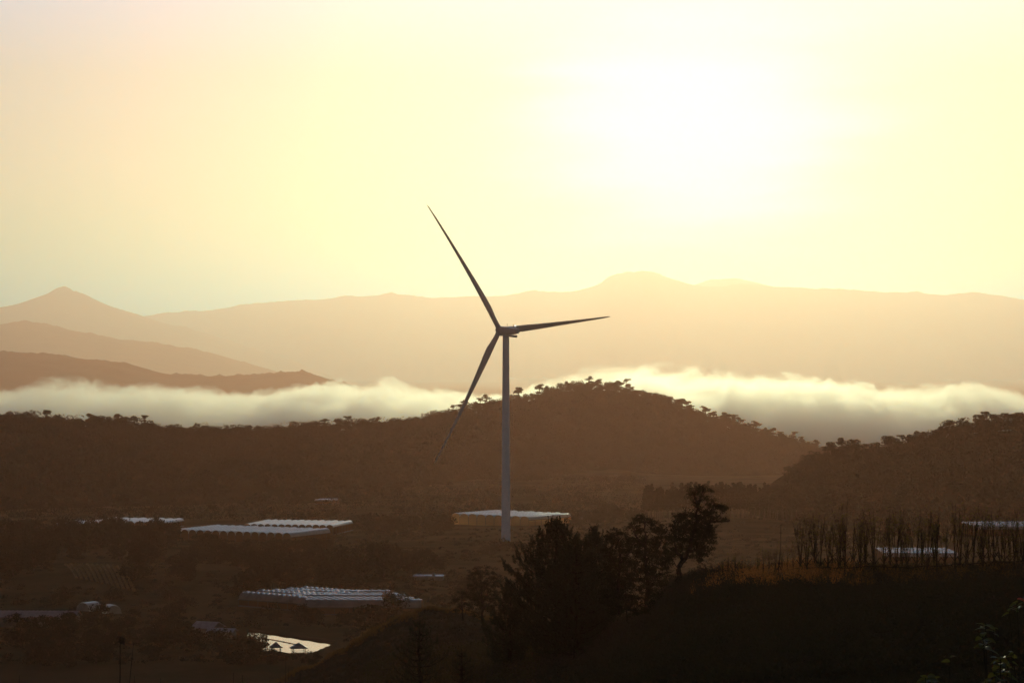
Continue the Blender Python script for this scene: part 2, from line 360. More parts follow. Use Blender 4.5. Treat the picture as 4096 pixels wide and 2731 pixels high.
def build_ground():
    Xs = np.concatenate([np.linspace(-1500, -100, 50), np.arange(-80, 2460, 7), np.linspace(2470, 3600, 50)])
    ds = np.concatenate([[-400, -60, -10, 3], np.geomspace(5, 120, 50), np.arange(123, 480, 3.0), np.arange(485, 700, 6), np.arange(706, 1700, 9), np.geomspace(1720, 90000, 60)])
    D, XX = np.meshgrid(ds, Xs, indexing='ij')
    x = (XX * S - 2048) * np.maximum(D, 60) / F
    x = np.where(D < 3, (XX * S - 2048) * 0.3, x)
    wide = np.clip((D - 3000) / 6000, 0, 1); x = x * (1 + wide * 1.5)
    z = ground_h(x, D)
    z = np.where(D < 3, np.where(D < -50, CZ - 40, CZ - 1.7), z)
    nr, nc = D.shape
    v = np.stack([x, D, z], -1).reshape(-1, 3)
    # pond basin
    i = np.arange(nr - 1)[:, None] * nc; j = np.arange(nc - 1)[None]
    f = np.stack([i + j, i + j + 1, i + nc + j + 1, i + nc + j], -1).reshape(-1, 4)
    cd = v[f].mean(1)[:, 1]
    o = mesh_np('ground', v, f, M['ground'], smooth=True)
    o.data.materials.append(M['knoll'])
    o.data.polygons.foreach_set('material_index', (cd < 600).astype(np.int32))
    tag(o, kind='structure')
build_ground()

# ---------------------------------------------------------------- mist lying in the valley behind the ridge
P_MIST = [(-700, 905), (-200, 900), (0, 912), (60, 893), (100, 878), (140, 872), (180, 878), (240, 897), (300, 893), (340, 891), (430, 880), (455, 887), (480, 903), (520, 911), (560, 905), (600, 908), (680, 882), (760, 876), (850, 882), (885, 872), (910, 884), (940, 897),
          (1000, 902), (1060, 912), (1120, 924), (1160, 922), (1210, 905), (1260, 880), (1290, 877), (1340, 850), (1440, 844), (1540, 843), (1640, 852), (1760, 860), (1880, 870), (2000, 892), (2100, 903), (2200, 898), (2280, 907), (2352, 935), (2600, 925), (3100, 930)]
def mist_mat():
    m = volmat('mist_volume', MIST_COL, MIST_D, MIST_G); nt = m.node_tree; L = nt.links.new
    v = [n for n in nt.nodes if n.type == 'PRINCIPLED_VOLUME'][0]; v.inputs['Absorption Color'].default_value = (0, 0, 0, 1)
    tc = N(nt, 'ShaderNodeTexCoord'); mp = N(nt, 'ShaderNodeMapping'); mp.inputs['Scale'].default_value = (1 / 85, 1 / 130, 1 / 40); L(tc.outputs['Object'], mp.inputs[0])
    nz = N(nt, 'ShaderNodeTexNoise'); nz.inputs['Scale'].default_value = 1.0; nz.inputs['Detail'].default_value = 4; nz.inputs['Roughness'].default_value = 0.6; nz.inputs['Distortion'].default_value = 0.6; L(mp.outputs[0], nz.inputs['Vector'])
    # thinner, torn wisps towards the top of the bank, solid below
    sp = N(nt, 'ShaderNodeSeparateXYZ'); L(tc.outputs['Object'], sp.inputs[0])
    hz = N(nt, 'ShaderNodeMapRange'); L(sp.outputs[2], hz.inputs[0]); hz.inputs[1].default_value = CZ - 75; hz.inputs[2].default_value = CZ + 5; hz.inputs[3].default_value = 0.30; hz.inputs[4].default_value = 0.56
    sb = N(nt, 'ShaderNodeMath', operation='SUBTRACT'); L(nz.outputs[0], sb.inputs[0]); L(hz.outputs[0], sb.inputs[1])
    ml = N(nt, 'ShaderNodeMath', operation='MULTIPLY'); L(sb.outputs[0], ml.inputs[0]); ml.inputs[1].default_value = 9.0; ml.use_clamp = True
    md = N(nt, 'ShaderNodeMath', operation='MULTIPLY'); L(ml.outputs[0], md.inputs[0]); md.inputs[1].default_value = MIST_D; L(md.outputs[0], v.inputs['Density'])
    m.cycles.volume_step_rate = 0.12
    return m
def build_mist():
    prof = np.array(P_MIST, float); d0 = 4300.0
    X = np.arange(-700, 3100, 6.0); Yp = np.interp(X, prof[:, 0], prof[:, 1])
    xs = (X * S - 2048) * d0 / F
    zt = CZ - (Yp * S - 1480) * d0 / F
    ts = np.linspace(-1, 1, 70)
    T, XX = np.meshgrid(ts, xs, indexing='ij')
    ZT = np.broadcast_to(zt, T.shape); Y = d0 + T * 750
    sh = np.sqrt(np.clip(1 - np.abs(T) ** 2.2, 0, 1))
    n1 = fbm(XX / 150.0, Y / 150.0, o=2); n2 = fbm(XX / 55.0 + 40, Y / 75.0, o=4, g=0.6)
    top = -170 + (ZT - CZ + 161) * sh + (n1 * 12 - np.abs(n2) * 26 + 18) * np.clip(sh * 1.5, 0, 1)
    top = np.maximum(top, -175) + CZ
    bot = np.full_like(top, CZ - 178.0)
    nr, nc = T.shape
    vt = np.stack([XX, Y, top], -1).reshape(-1, 3); vb = np.stack([XX, Y, bot], -1).reshape(-1, 3)
    i = np.arange(nr - 1)[:, None] * nc; j = np.arange(nc - 1)[None]
    f = np.stack([i + j, i + j + 1, i + nc + j + 1, i + nc + j], -1).reshape(-1, 4)
    m = nr * nc; fb = f[:, ::-1] + m
    e = []
    for a in (0, (nr - 1) * nc):
        k = np.arange(nc - 1) + a; q = np.stack([k, k + m, k + 1 + m, k + 1], -1); e.append(q if a == 0 else q[:, ::-1])
    for a in (0, nc - 1):
        k = np.arange(nr - 1) * nc + a; q = np.stack([k, k + nc, k + nc + m, k + m], -1); e.append(q if a == 0 else q[:, ::-1])
    o = mesh_np('mist', np.vstack([vt, vb]), np.vstack([f, fb] + e), mist_mat(), smooth=True)
    tag(o, 'low white mist bank lying in the valley behind the forested ridge', 'mist', kind='stuff')
MIST_COL, MIST_D, MIST_G = (1.0, 0.93, 0.83), 0.0085, 0.86
build_mist()

def build_haze():
    b = MB(); x = 60000.0; y0, y1 = -500.0, 92000.0; z0, z1 = CZ - 300.0, CZ + 2750.0
    b.box((0, (y0 + y1) / 2, (z0 + z1) / 2), (2 * x, y1 - y0, z1 - z0))
    o = b.build('haze', volmat('haze_volume', HAZE_COL, HAZE_D, HAZE_G))
    tag(o, 'thin golden haze filling the air of the whole valley', 'haze', kind='stuff')
HAZE_COL, HAZE_D, HAZE_G = (1.0, 0.50, 0.34), 6.3e-5, 0.735
build_haze()
# ---------------------------------------------------------------- wind turbine
def build_turbine():
    d = 1209.0
    base = w2(1162, 1243, d); gz = G(base.x, base.y)
    root = empty('wind_turbine', (base.x, base.y, gz))
    tag(root, 'tall three-bladed wind turbine standing in the valley before the forested ridge', 'wind turbine')
    top_z = w2(1162, 766, d).z - gz
    b = MB()
    zs = np.linspace(-1, top_z, 40)
    b.tube([(0, 0, z) for z in zs], [np.interp(z, [0, 30, top_z], [2.28, 2.1, 1.62]) for z in zs], 40)
    for z in (26, 52, 78):
        r = float(np.interp(z, [0, 30, top_z], [2.28, 2.1, 1.62]))
        b.tube([(0, 0, z), (0, 0, z + 0.25)], [r + .035, r + .035], 40)
    b.build('tower', M['steel'], root, smooth=True)
    tdoor = MB(); tdoor.box((-0.9, -2.12, 2.2), (0.9, 0.25, 2.1), rz=R(-23)); tdoor.build('door', M['steel2'], root)
    # rotor axis: from the nacelle out to the hub, turned away from the camera and a little up
    a = Vector((-0.57, 0.822, 0.087)).normalized(); e = Vector((0.822, 0.57, 0)).normalized(); up = e.cross(a).normalized()
    if up.z < 0: up = -up
    mt = Matrix((e, a, up)).transposed()          # local x = e, y = along the axis, z = up
    hub_w = w2(1998.5 / S, 1318.5 / S, d + 3.2); hub = Vector((hub_w.x - base.x, hub_w.y - base.y, hub_w.z - gz))
    def T(v): return np.array(v) @ np.array(mt).T + np.array(hub)
    # nacelle: rounded box swept back from the hub
    b = MB(); secs = []
    prof = [(-1.9, 1.45, 1.5, 0), (-2.3, 1.75, 1.8, 0), (-4, 1.85, 1.9, .05), (-8, 1.85, 1.9, .1), (-12, 1.75, 1.7, .2), (-15.2, 1.5, 1.35, .4), (-15.7, 1.2, 1.1, .45)]
    n = 28
    for (y, rx, rz_, zo) in prof:
        th = np.arange(n) * 2 * math.pi / n
        c, s_ = np.cos(th), np.sin(th); k = 0.62
        secs.append(np.stack([rx * np.sign(c) * np.abs(c) ** k, np.full(n, y), zo + rz_ * np.sign(s_) * np.abs(s_) ** k], 1))
    v = T(np.vstack(secs)); m = len(prof)
    i = np.arange(m - 1)[:, None] * n; j = np.arange(n)[None]; j2 = (j + 1) % n
    b.add(v, np.stack([i + j, i + n + j, i + n + j2, i + j2], -1).reshape(-1, 4))
    for q in (0, m - 1):
        vv = np.vstack([v[q * n:(q + 1) * n], v[q * n:(q + 1) * n].mean(0)[None]]); b.add(vv, [(t, (t + 1) % n, n) for t in range(n)])
    nac = b.build('nacelle', M['steel2'], root, smooth=True)
    b = MB(); tmp = MB(); tmp.box((0, -10.6, -2.3), (2.2, 7.2, 1.1)); v, f = tmp.arrays(); v = T(v); b.add(v, f[0])
    b.build('cooler_box', M['steel2'], root)
    b = MB(); tmp = MB(); tmp.tube([(0, -3.2, -1.5), (0, -3.2, -2.9)], [1.72, 1.66], 28); v, f = tmp.arrays(); v = T(v); b.add(v, f[0]); b.add(v, f[1]) if len(f) > 1 else None
    b.build('yaw_collar', M['steel2'], root, smooth=True)
    for y in (-6.5, -12.0):
        b = MB(); p0, p1 = T([(0, y, 1.7)])[0], T([(0, y, 3.6)])[0]
        b.tube([p0, p1], [.09, .05], 6); q = T([(-.5, y, 3.1), (.5, y, 3.1)]); b.tube(q, .05, 5)
        b.tube([p0, p0 + (p1 - p0) * .12], [.35, .2], 8)
        b.build('wind_sensor_mast', M['dark'], nac)
    b = MB(); pb = T([(0, -13.6, 1.75)])[0]; pt = T([(0, -13.6, 2.55)])[0]; b.tube([pb, pt], .09, 8)
    lampbase = b.build('lamp_post', M['dark'], nac)
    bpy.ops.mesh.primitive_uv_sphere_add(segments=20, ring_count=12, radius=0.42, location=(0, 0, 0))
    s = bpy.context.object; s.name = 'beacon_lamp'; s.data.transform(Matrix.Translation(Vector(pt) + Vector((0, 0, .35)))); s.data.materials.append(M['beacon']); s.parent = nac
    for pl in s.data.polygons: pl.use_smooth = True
    # hub and spinner
    b = MB(); secs = []
    for (y, r) in [(-1.75, 1.7), (-1.6, 1.85), (0, 1.95), (1.2, 1.75), (2.1, 1.25), (2.6, .7), (2.8, .02)]:
        th = np.arange(32) * 2 * math.pi / 32; secs.append(np.stack([r * np.cos(th), np.full(32, y), r * np.sin(th)], 1))
    v = T(np.vstack(secs)); m = len(secs); n = 32
    i = np.arange(m - 1)[:, None] * n; j = np.arange(n)[None]; j2 = (j + 1) % n
    b.add(v, np.stack([i + j, i + n + j, i + n + j2, i + j2], -1).reshape(-1, 4))
    b.build('hub', M['steel2'], root, smooth=True)
    # blades
    Rr = 74.0
    af = [(1, 0), (.92, .035), (.75, .07), (.5, .11), (.3, .125), (.12, .10), (.03, .05), (0, 0), (.03, -.035), (.12, -.06), (.3, -.07), (.5, -.05), (.75, -.02), (.92, -.008)]
    for th in (-35.2, 84.4, 204.8):
        t = R(th); bd = Vector((math.sin(t), 0, math.cos(t))); td = Vector((math.cos(t), 0, -math.sin(t))); ad = Vector((0, 1, 0))
        secs = []; rs = np.concatenate([[1.0, 2.0, 3.5], np.linspace(5, Rr - 1.5, 34), [Rr - .7, Rr - .2, Rr]])
        for r in rs:
            ch = float(np.interp(r, [1, 3.5, 7, 11, 15, 25, 40, 55, 66, 72, 73.4, 74], [2.5, 2.5, 2.8, 3.5, 3.55, 2.9, 2.0, 1.35, .95, .56, .36, .1]))
            k = float(np.interp(r, [3, 11], [0, 1]))            # circle at the root, aerofoil further out
            tw = R(float(np.interp(r, [0, 11, 25, 50, 74], [16, 14, 7, 2, -1])) + 3)
            thick = float(np.interp(r, [11, 25, 74], [2.2, 1.6, 1.1]))
            bend = 6.0 * (r / Rr) ** 2
            pts = []
            for q, (cx, cy_) in enumerate(af):
                ang = 2 * math.pi * q / len(af)
                c0 = (0.5 * ch * math.cos(ang), 0.5 * ch * math.sin(ang))
                c1 = ((cx - .32) * ch, cy_ * ch * thick)
                u, w_ = c0[0] * (1 - k) + c1[0] * k, c0[1] * (1 - k) + c1[1] * k
                u, w_ = u * math.cos(tw) - w_ * math.sin(tw), u * math.sin(tw) + w_ * math.cos(tw)
                p = bd * r + td * (u) + ad * (w_ + bend)
                pts.append(tuple(p))
            secs.append(pts)
        v = T(np.array(secs).reshape(-1, 3)); m = len(rs); n = len(af)
        i = np.arange(m - 1)[:, None] * n; j = np.arange(n)[None]; j2 = (j + 1) % n
        b = MB(); b.add(v, np.stack([i + j, i + j2, i + n + j2, i + n + j], -1).reshape(-1, 4))
        b.build('blade', M['steel2'], root, smooth=True)
M['dark'] = mat('dark_metal', (0.06, 0.055, 0.05), 0.6, 0.4)
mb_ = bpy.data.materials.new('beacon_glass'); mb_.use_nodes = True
pn = mb_.node_tree.nodes['Principled BSDF']; pn.inputs['Base Color'].default_value = (.9, .9, .88, 1); pn.inputs['Emission Color'].default_value = (1, .97, .88, 1); pn.inputs['Emission Strength'].default_value = 2.2  # lamp glow, with the sun's reflection on the globe put into the emission
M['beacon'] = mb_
build_turbine()

# ---------------------------------------------------------------- glasshouses: arched film roofs on posts
M['film'] = mat('greenhouse_film', (0.60, 0.56, 0.50), 0.2, 0.7, trans=0.22, transp=0.3, tcol=(0.75, 0.62, 0.48), noise=0.12, nscale=0.4, bump=0.03, bscale=0.7)
M['film_dull'] = mat('old_greenhouse_film', (0.26, 0.22, 0.21), 0.2, 0.6, trans=0.18, transp=0.3, tcol=(0.6, 0.42, 0.32), noise=0.25, nscale=0.3, bump=0.05, bscale=0.6)
M['film_wall'] = mat('wall_film', (0.55, 0.40, 0.28), 0.4, 0.2, trans=0.85, transp=0.35, tcol=(1.0, 0.50, 0.18), noise=0.15, nscale=0.5)
M['tin'] = mat('tin_roof', (0.25, 0.22, 0.23), 0.4, 0.5, noise=0.2, nscale=0.6, metal=0.3)
M['tin_red'] = mat('red_tin_roof', (0.22, 0.10, 0.08), 0.4, 0.5, noise=0.25, nscale=0.5)
M['plaster'] = mat('plaster_wall', (0.22, 0.17, 0.14), 0.9, 0.1, noise=0.2, nscale=0.5)
M['net'] = mat('shade_net', (0.05, 0.035, 0.025), 0.9, 0.0, trans=0.4, tcol=(0.28, 0.13, 0.06), transp=0.1)
def greenhouse(name, label, o0, ang, L, span, n, eave, rise, film, group=None, shear=0.0, wall='film_wall', bay=3.0, sag=0.10, floor=None):
    """o0: base corner; spans run along ang for length L; n spans side by side, each `span` wide"""
    gz = o0.z if floor is None else floor
    root = empty(name, (o0.x, o0.y, gz), R(ang)); tag(root, label, 'greenhouse', group)
    na = 10; nb = int(L / bay); sub = 4
    rb = MB()
    xs = np.linspace(0, L, nb * sub + 1)
    bulge = sag * (1 - np.abs(np.cos(np.arange(len(xs)) * math.pi / sub)) * 1.0)
    th = np.linspace(0, math.pi, na + 1)
    for k in range(n):
        jit = 0.12 * math.sin(k * 2.7 + L)
        off = shear * k
        X, Tt = np.meshgrid(xs, th, indexing='ij'); Bu = np.broadcast_to(bulge[:, None], X.shape)
        Yv = k * span + span / 2 - np.cos(Tt) * (span / 2 - .06)
        Zv = eave + (rise + jit + Bu * .8) * np.sin(Tt) ** 0.8
        v = np.stack([X + off, Yv, Zv], -1).reshape(-1, 3); nc = na + 1
        i = np.arange(len(xs) - 1)[:, None] * nc; j = np.arange(nc - 1)[None]
        rb.add(v, np.stack([i + j, i + nc + j, i + nc + j + 1, i + j + 1], -1).reshape(-1, 4))
    rb.build('roof', film, root, smooth=True)
    for xe in (0.0, L):                      # end walls with arched heads
        wb = MB()
        for k in range(n):
            yy = k * span + span / 2 - np.cos(th) * (span / 2 - .08); zz = eave + rise * .96 * np.sin(th) ** .8
            x_ = xe + shear * k + (0.05 if xe == 0 else -0.05)
            v = [(x_, a, .3) for a in yy] + [(x_, a, b) for a, b in zip(yy, zz)]
            m = na + 1; wb.add(v, [(q, q + 1, q + 1 + m, q + m) for q in range(na)])
        wb.build('end_wall', M[wall], root)
    for k in (0, n):
        wb = MB(); x_ = shear * (0 if k == 0 else n - 1); y_ = k * span + (.06 if k == 0 else -.06)
        xs2 = np.linspace(0, L, nb + 1)
        v = [(q + x_, y_ + .04 * math.sin(q), .3) for q in xs2] + [(q + x_, y_, eave - .05) for q in xs2]; m = nb + 1
        wb.add(v, [(q, q + 1, q + 1 + m, q + m) for q in range(nb)])
        wb.build('side_wall', M[wall], root)
    fb = MB()
    for k in range(n + 1):
        off = shear * min(k, n - 1)
        for q in range(0, nb + 1, 2):
            if k in (0, n) or q in (0, nb - nb % 2):
                fb.box((q * bay + off, k * span, eave / 2), (.14, .14, eave))
        fb.box((L / 2 + off, k * span, eave + .12), (L, .55, .3))
    fb.box((L / 2, -.05, .2), (L, .12, .5)); fb.box((L / 2 + shear * (n - 1), n * span + .05, .2), (L, .12, .5))
    fb.build('frame', M['dark'], root)
    return root
def base(X, Y, d):
    p = w2(X, Y, d); p.z = G(p.x, p.y); return p
def atz(X, Y, z):                # where the sight line through a photo pixel meets height z (relative to the camera)
    d = -z * F / (Y * S - 1480); return w2(X, Y, d)
# beyond the turbine
p = base(412, 1230, 1330)
p = base(428, 1232, 1290)
# near row of arches (spans run away from the camera, slanting right)
def gh_rows(label, X0, Y0, X1, Y1, d0, d1, L, dirang, n, eave, rise, film, raise_=0.0, **kw):
    a = base(X0, Y0, d0); b = base(X1, Y1, d1)
    ex = Vector((b.x - a.x, b.y - a.y, 0)); w = ex.length; across = math.degrees(math.atan2(ex.y, ex.x))
    # local x along the spans, local y across them: rotate so that local -y runs from a to b
    rz = across + 90; sh = (w / n) / math.tan(R(dirang)) if dirang != 90 else 0
    o = greenhouse('greenhouse', label, b, rz, L, w / n, n, eave, rise, film, 'greenhouses in the valley', floor=min(a.z, b.z) + raise_, **kw)
    return o
gh_rows('bright arched-film greenhouse with glowing orange walls directly behind the turbine tower', 1037, 1204, 1215, 1214, 1443, 1408, 42, 90, 9, 4.6, 2.3, M['film'], sag=.25)
gh_rows('long white greenhouse whose near edge is a row of small arches, left of the turbine', 398, 1232, 668, 1238, 1245, 1215, 40, 90, 15, 3.6, 2.4, M['film'], raise_=0.2, sag=.2, wall='net')
gh_rows('pale low greenhouse just behind the long scalloped one left of the turbine', 560, 1218, 765, 1218, 1310, 1300, 40, 90, 13, 4.0, 1.6, M['film'], raise_=.5, wall='net')
gh_rows('pinkish greenhouse roof showing between treetops on the far left valley rim', 205, 1215, 372, 1217, 1360, 1350, 34, 90, 8, 3.0, 1.6, M['film'], raise_=1.0, wall='net')
gh_rows('small grey greenhouse roof half hidden by trees at the far left', 124, 1228, 170, 1229, 1230, 1228, 30, 90, 5, 4.0, 1.2, M['film'], raise_=4.0, wall='net')
# lower, nearer pair
pz = -84.2
a = atz(968, 1402, pz); b = atz(700, 1408, pz)
ex = b - a; ang = math.degrees(math.atan2(ex.y, ex.x))
def gh_lat(label, XL, XR, Y, d, tilt, span, n, eave, rise, film, shear, zf=0.0, **kw):
    a = base(XL, Y, d); L = (XR - XL) * S * d / F
    return greenhouse('greenhouse', label, a, tilt, L, span, n, eave, rise, film, 'greenhouses in the valley', shear=shear, floor=a.z + zf, **kw)
gh_lat('long greenhouse with parallel arched spans and glowing rounded right ends, above the pond', 700, 968, 1400, 838, -3, 8.2, 5, 2.4, 2.8, M['film_dull'], -3.6, zf=0.0, sag=.30, bay=2.6, wall='net')
a = base(690, 1405, 846)
a = base(548, 1394, 868)
greenhouse('greenhouse', 'slanting arched greenhouse joined to the left end of the long one above the pond', a, -38, 30, 6.6, 5, 2.4, 2.8, M['film_dull'], 'greenhouses in the valley', shear=1.0, sag=.30, bay=2.4, wall='net')
# right side, seen between the bare saplings
gh_lat('white greenhouse roof seen low between the pollarded saplings on the right', 2030, 2200, 1290, 1062, -2, 7.0, 5, 3.2, 1.8, M['film_dull'], 0.0, sag=.3, zf=0.0, wall='net')
gh_lat('farther white greenhouse roof seen behind saplings at the right edge', 2245, 2420, 1236, 1150, 4, 7.0, 5, 3.6, 1.8, M['film_dull'], 0.0, sag=.3, zf=0.0, wall='net')
gh_lat('tiny pale greenhouse far off at the foot of the dark ridge left of the turbine', 722, 765, 1186, 1700, -6, 7, 2, 2.4, 1.2, M['film_dull'], 2.0, zf=1.0, wall='net')
# two small shiny tunnels on the left
def tunnel(label, X, Y, d, L, w, h, rz, film):
    p = base(X, Y, d); root = empty('tunnel_greenhouse', p, R(rz)); tag(root, label, 'greenhouse', 'small film tunnels')
    th = np.linspace(0, math.pi, 13); xs = np.linspace(0, L, 17); b = MB()
    X_, T_ = np.meshgrid(xs, th, indexing='ij'); bu = .12 * np.abs(np.sin(X_ / L * math.pi * 5))
    v = np.stack([X_, -np.cos(T_) * (w / 2), (h + bu) * np.sin(T_)], -1).reshape(-1, 3); i = np.arange(16)[:, None] * 13; j = np.arange(12)[None]
    b.add(v, np.stack([i + j, i + 13 + j, i + 14 + j, i + j + 1], -1).reshape(-1, 4)); b.build('cover', film, root, smooth=True)
    e = MB(); v = [(0.04, -math.cos(t) * w / 2, h * .98 * math.sin(t)) for t in th] + [(0.04, 0, 0)]
    e.add(v, [(k, k + 1, 13) for k in range(12)]); e.build('end_wall', M['film_dull'], root)
tunnel('small shiny film tunnel bulging out of dark bushes on the left', 190, 1394, 850, 7, 6.0, 2.9, 60, M['film'])
tunnel('torn pale film tunnel to the right of the shiny one', 262, 1402, 840, 5.5, 5.5, 3.0, 120, M['film'])

def house(name, label, X, Y, d, L, W, H, rise, rz, roofm, lift=0.0, cat='shed', windows=0):
    p = base(X, Y, d); root = empty(name, (p.x, p.y, p.z + lift), R(rz)); tag(root, label, cat)
    w_ = MB(); w_.box((0, 0, H / 2 - lift / 2), (L, W, H + lift)); 
    for sx in (-1, 1):
        w_.add([(sx * L / 2, -W / 2, H), (sx * L / 2, W / 2, H), (sx * L / 2, 0, H + rise)], [(0, 1, 2)])
    w_.build('wall', M['plaster'], root)
    rf = MB()
    for sy in (-1, 1):
        y0, y1 = sy * (W / 2 + .5), 0; z0_ = H - .5 * rise / (W / 2); n = 24
        xs = np.linspace(-L / 2 - .5, L / 2 + .5, n * 4 + 1); cor = 0.04 * np.cos(np.arange(len(xs)) * math.pi / 2)
        v = [(x, y0, z0_ + .08 + c) for x, c in zip(xs, cor)] + [(x, y1, H + rise + .1 + c) for x, c in zip(xs, cor)]; m = len(xs)
        rf.add(v, [(q, q + 1, q + 1 + m, q + m) for q in range(m - 1)])
        rf.box((0, y0, z0_), (L + 1, .12, .18))
    rf.build('roof', roofm, root)
    for k in range(windows):
        x = -L / 2 + (k + .5) * L / windows; q = MB(); q.box((x, -W / 2 - .03, H * .62), (L / windows * .28, .06, .9)); q.build('window', M['glass'], root)
M['glass'] = mat('window_glass', (0.05, 0.05, 0.06), 0.08, 0.8)
house('long_shed', 'long low shed with faded red tin roof at the left edge of the valley', 68, 1425, 800, 32, 9, 3.4, 1.6, -2, M['tin_red'], windows=9)
house('farmhouse', 'dark farmhouse with pale roof edges standing left of the pond', 478, 1470, 770, 7.5, 7, 2.8, 1.5, -25, M['tin'], cat='house', windows=2)
house('shed', 'low tin-roofed shed attached beyond the farmhouse beside the pond', 510, 1468, 762, 8, 4, 2.3, .7, -12, M['tin'], windows=1)
house('hut', 'tiny hut with pale roof among bushes left of the farmhouse', 356, 1448, 778, 3.0, 2.6, 2.0, .6, 5, M['film_dull'], cat='hut')
house('field_shelter', 'low flat grey roof lying alone in the middle of the valley slope', 986, 1308, 985, 11.5, 5, 1.8, .35, -8, M['film_dull'], cat='shelter')
house('small_shed', 'tiny white shed at the foot of the pine plantation', 1457, 1192, 1530, 7, 5, 2.6, .8, 0, M['film'])
house('shed_row', 'low sheds with glinting roofs right of the greenhouse behind the turbine', 1330, 1195, 1500, 18, 5, 1.8, .6, 3, M['film_dull'])
# water tank on the field shelter
p = base(996, 1306, 981); b = MB(); b.tube([(0, 0, 0), (0, 0, 1.2), (0, 0, 1.35)], [.62, .62, .2], 16); b.build('water_tank', M['dark'], None, True, (p.x, p.y, p.z + 2.0)); tag(bpy.data.objects['water_tank'], 'small dark water tank sitting on the lone flat roof', 'tank')

# ---------------------------------------------------------------- pond
def build_pond():
    z = -83.3
    cs = [atz(572, 1446, z), atz(772, 1478, z), atz(706, 1507, z), atz(556, 1492, z)]
    cs = [Vector((c.x, c.y, CZ + z)) for c in cs]
    m = bpy.data.materials.new('pond_water'); m.use_nodes = True; nt = m.node_tree; p = nt.nodes['Principled BSDF']
    p.inputs['Base Color'].default_value = (0.012, 0.016, 0.014, 1); p.inputs['Roughness'].default_value = 0.03; p.inputs['IOR'].default_value = 1.33
    tc = N(nt, 'ShaderNodeTexCoord'); nz = N(nt, 'ShaderNodeTexNoise'); nz.inputs['Scale'].default_value = 0.8; nz.inputs['Detail'].default_value = 3
    bp = N(nt, 'ShaderNodeBump'); bp.inputs['Distance'].default_value = 0.008; nt.links.new(tc.outputs['Object'], nz.inputs['Vector']); nt.links.new(nz.outputs[0], bp.inputs['Height']); nt.links.new(bp.outputs[0], p.inputs['Normal'])
    o = mesh_np('pond_water', [tuple(c) for c in cs], np.array([[0, 3, 2, 1]]), m); tag(o, kind='structure')
    # raised earth bank around it
    b = MB(); ctr = sum(cs, Vector()) / 4; n = 16
    rings = []
    for off, dz in ((-0.3, -0.3), (0.2, 0.55), (1.6, 0.75), (4.5, -1.6)):
        ring = []
        for k in range(4):
            a_, c_ = cs[k], cs[(k + 1) % 4]
            for q in range(n):
                pt = a_.lerp(c_, q / n); dr = (pt - ctr); dr.z = 0; dr.normalize()
                ring.append((pt.x + dr.x * off * 1.1, pt.y + dr.y * off * 1.1, CZ + z + dz + .12 * math.sin(q * 2.1 + k)))
        rings.append(ring)
    v = np.array(rings).reshape(-1, 3); m_ = 4 * n; i = np.arange(3)[:, None] * m_; j = np.arange(m_)[None]; j2 = (j + 1) % m_
    b.add(v, np.stack([i + j, i + j2, i + m_ + j2, i + m_ + j], -1).reshape(-1, 4))
    o = b.build('pond_bank', M['ground'], None, True); tag(o, kind='structure')
    pt0 = atz(600, 1464, z); pt1 = atz(700, 1484, z)
    b = MB(); pts = [(pt0.lerp(pt1, t).x, pt0.lerp(pt1, t).y + math.sin(t * 3) * .8, CZ + z + .06) for t in np.linspace(0, 1, 24)]
    b.tube(pts, .11, 6)
    for q in pts[::3]: b.box(q, (.4, .4, .3))
    o = b.build('float_line', M['dark']); tag(o, 'thin dark line of floats stretched across the pond', 'float line')
    def gazebo(label, X, Y, w, h):
        p = atz(X, Y, z); root = empty('gazebo', (p.x, p.y, CZ + z - .2), R(12)); tag(root, label, 'gazebo')
        for sx in (-1, 1):
            for sy in (-1, 1):
                q = MB(); q.box((sx * w * .4, sy * w * .4, h / 2), (.16, .16, h)); q.build('post', M['bark'], root)
        q = MB(); k = w * .5 + .35; r0 = h + 1.5
        for lo, hi, z0_, z1_ in ((k, k * .45, h - .1, h + .75), (k * .5, .06, h + .7, r0)):
            v = [(-lo, -lo, z0_), (lo, -lo, z0_), (lo, lo, z0_), (-lo, lo, z0_), (-hi, -hi, z1_), (hi, -hi, z1_), (hi, hi, z1_), (-hi, hi, z1_)]
            q.add(v, [(0, 1, 5, 4), (1, 2, 6, 5), (2, 3, 7, 6), (3, 0, 4, 7), (0, 3, 2, 1)])
        q.build('roof', M['tin'], root)
        q = MB(); q.box((0, 0, .35), (w, w, .2)); q.build('deck', M['bark'], root)
        q = MB(); 
        for s_ in (-1, 1): q.box((0, s_ * w * .42, 1.1), (w * .85, .06, .08)); q.box((s_ * w * .42, 0, 1.1), (.06, w * .85, .08))
        q.build('railing', M['bark'], root)
    gazebo('open square gazebo with a two-tiered roof on the near side of the pond', 686, 1502, 4.4, 2.2)
    gazebo('smaller gazebo half hidden by shrubs left of the open pond gazebo', 634, 1498, 3.2, 1.9)
build_pond()

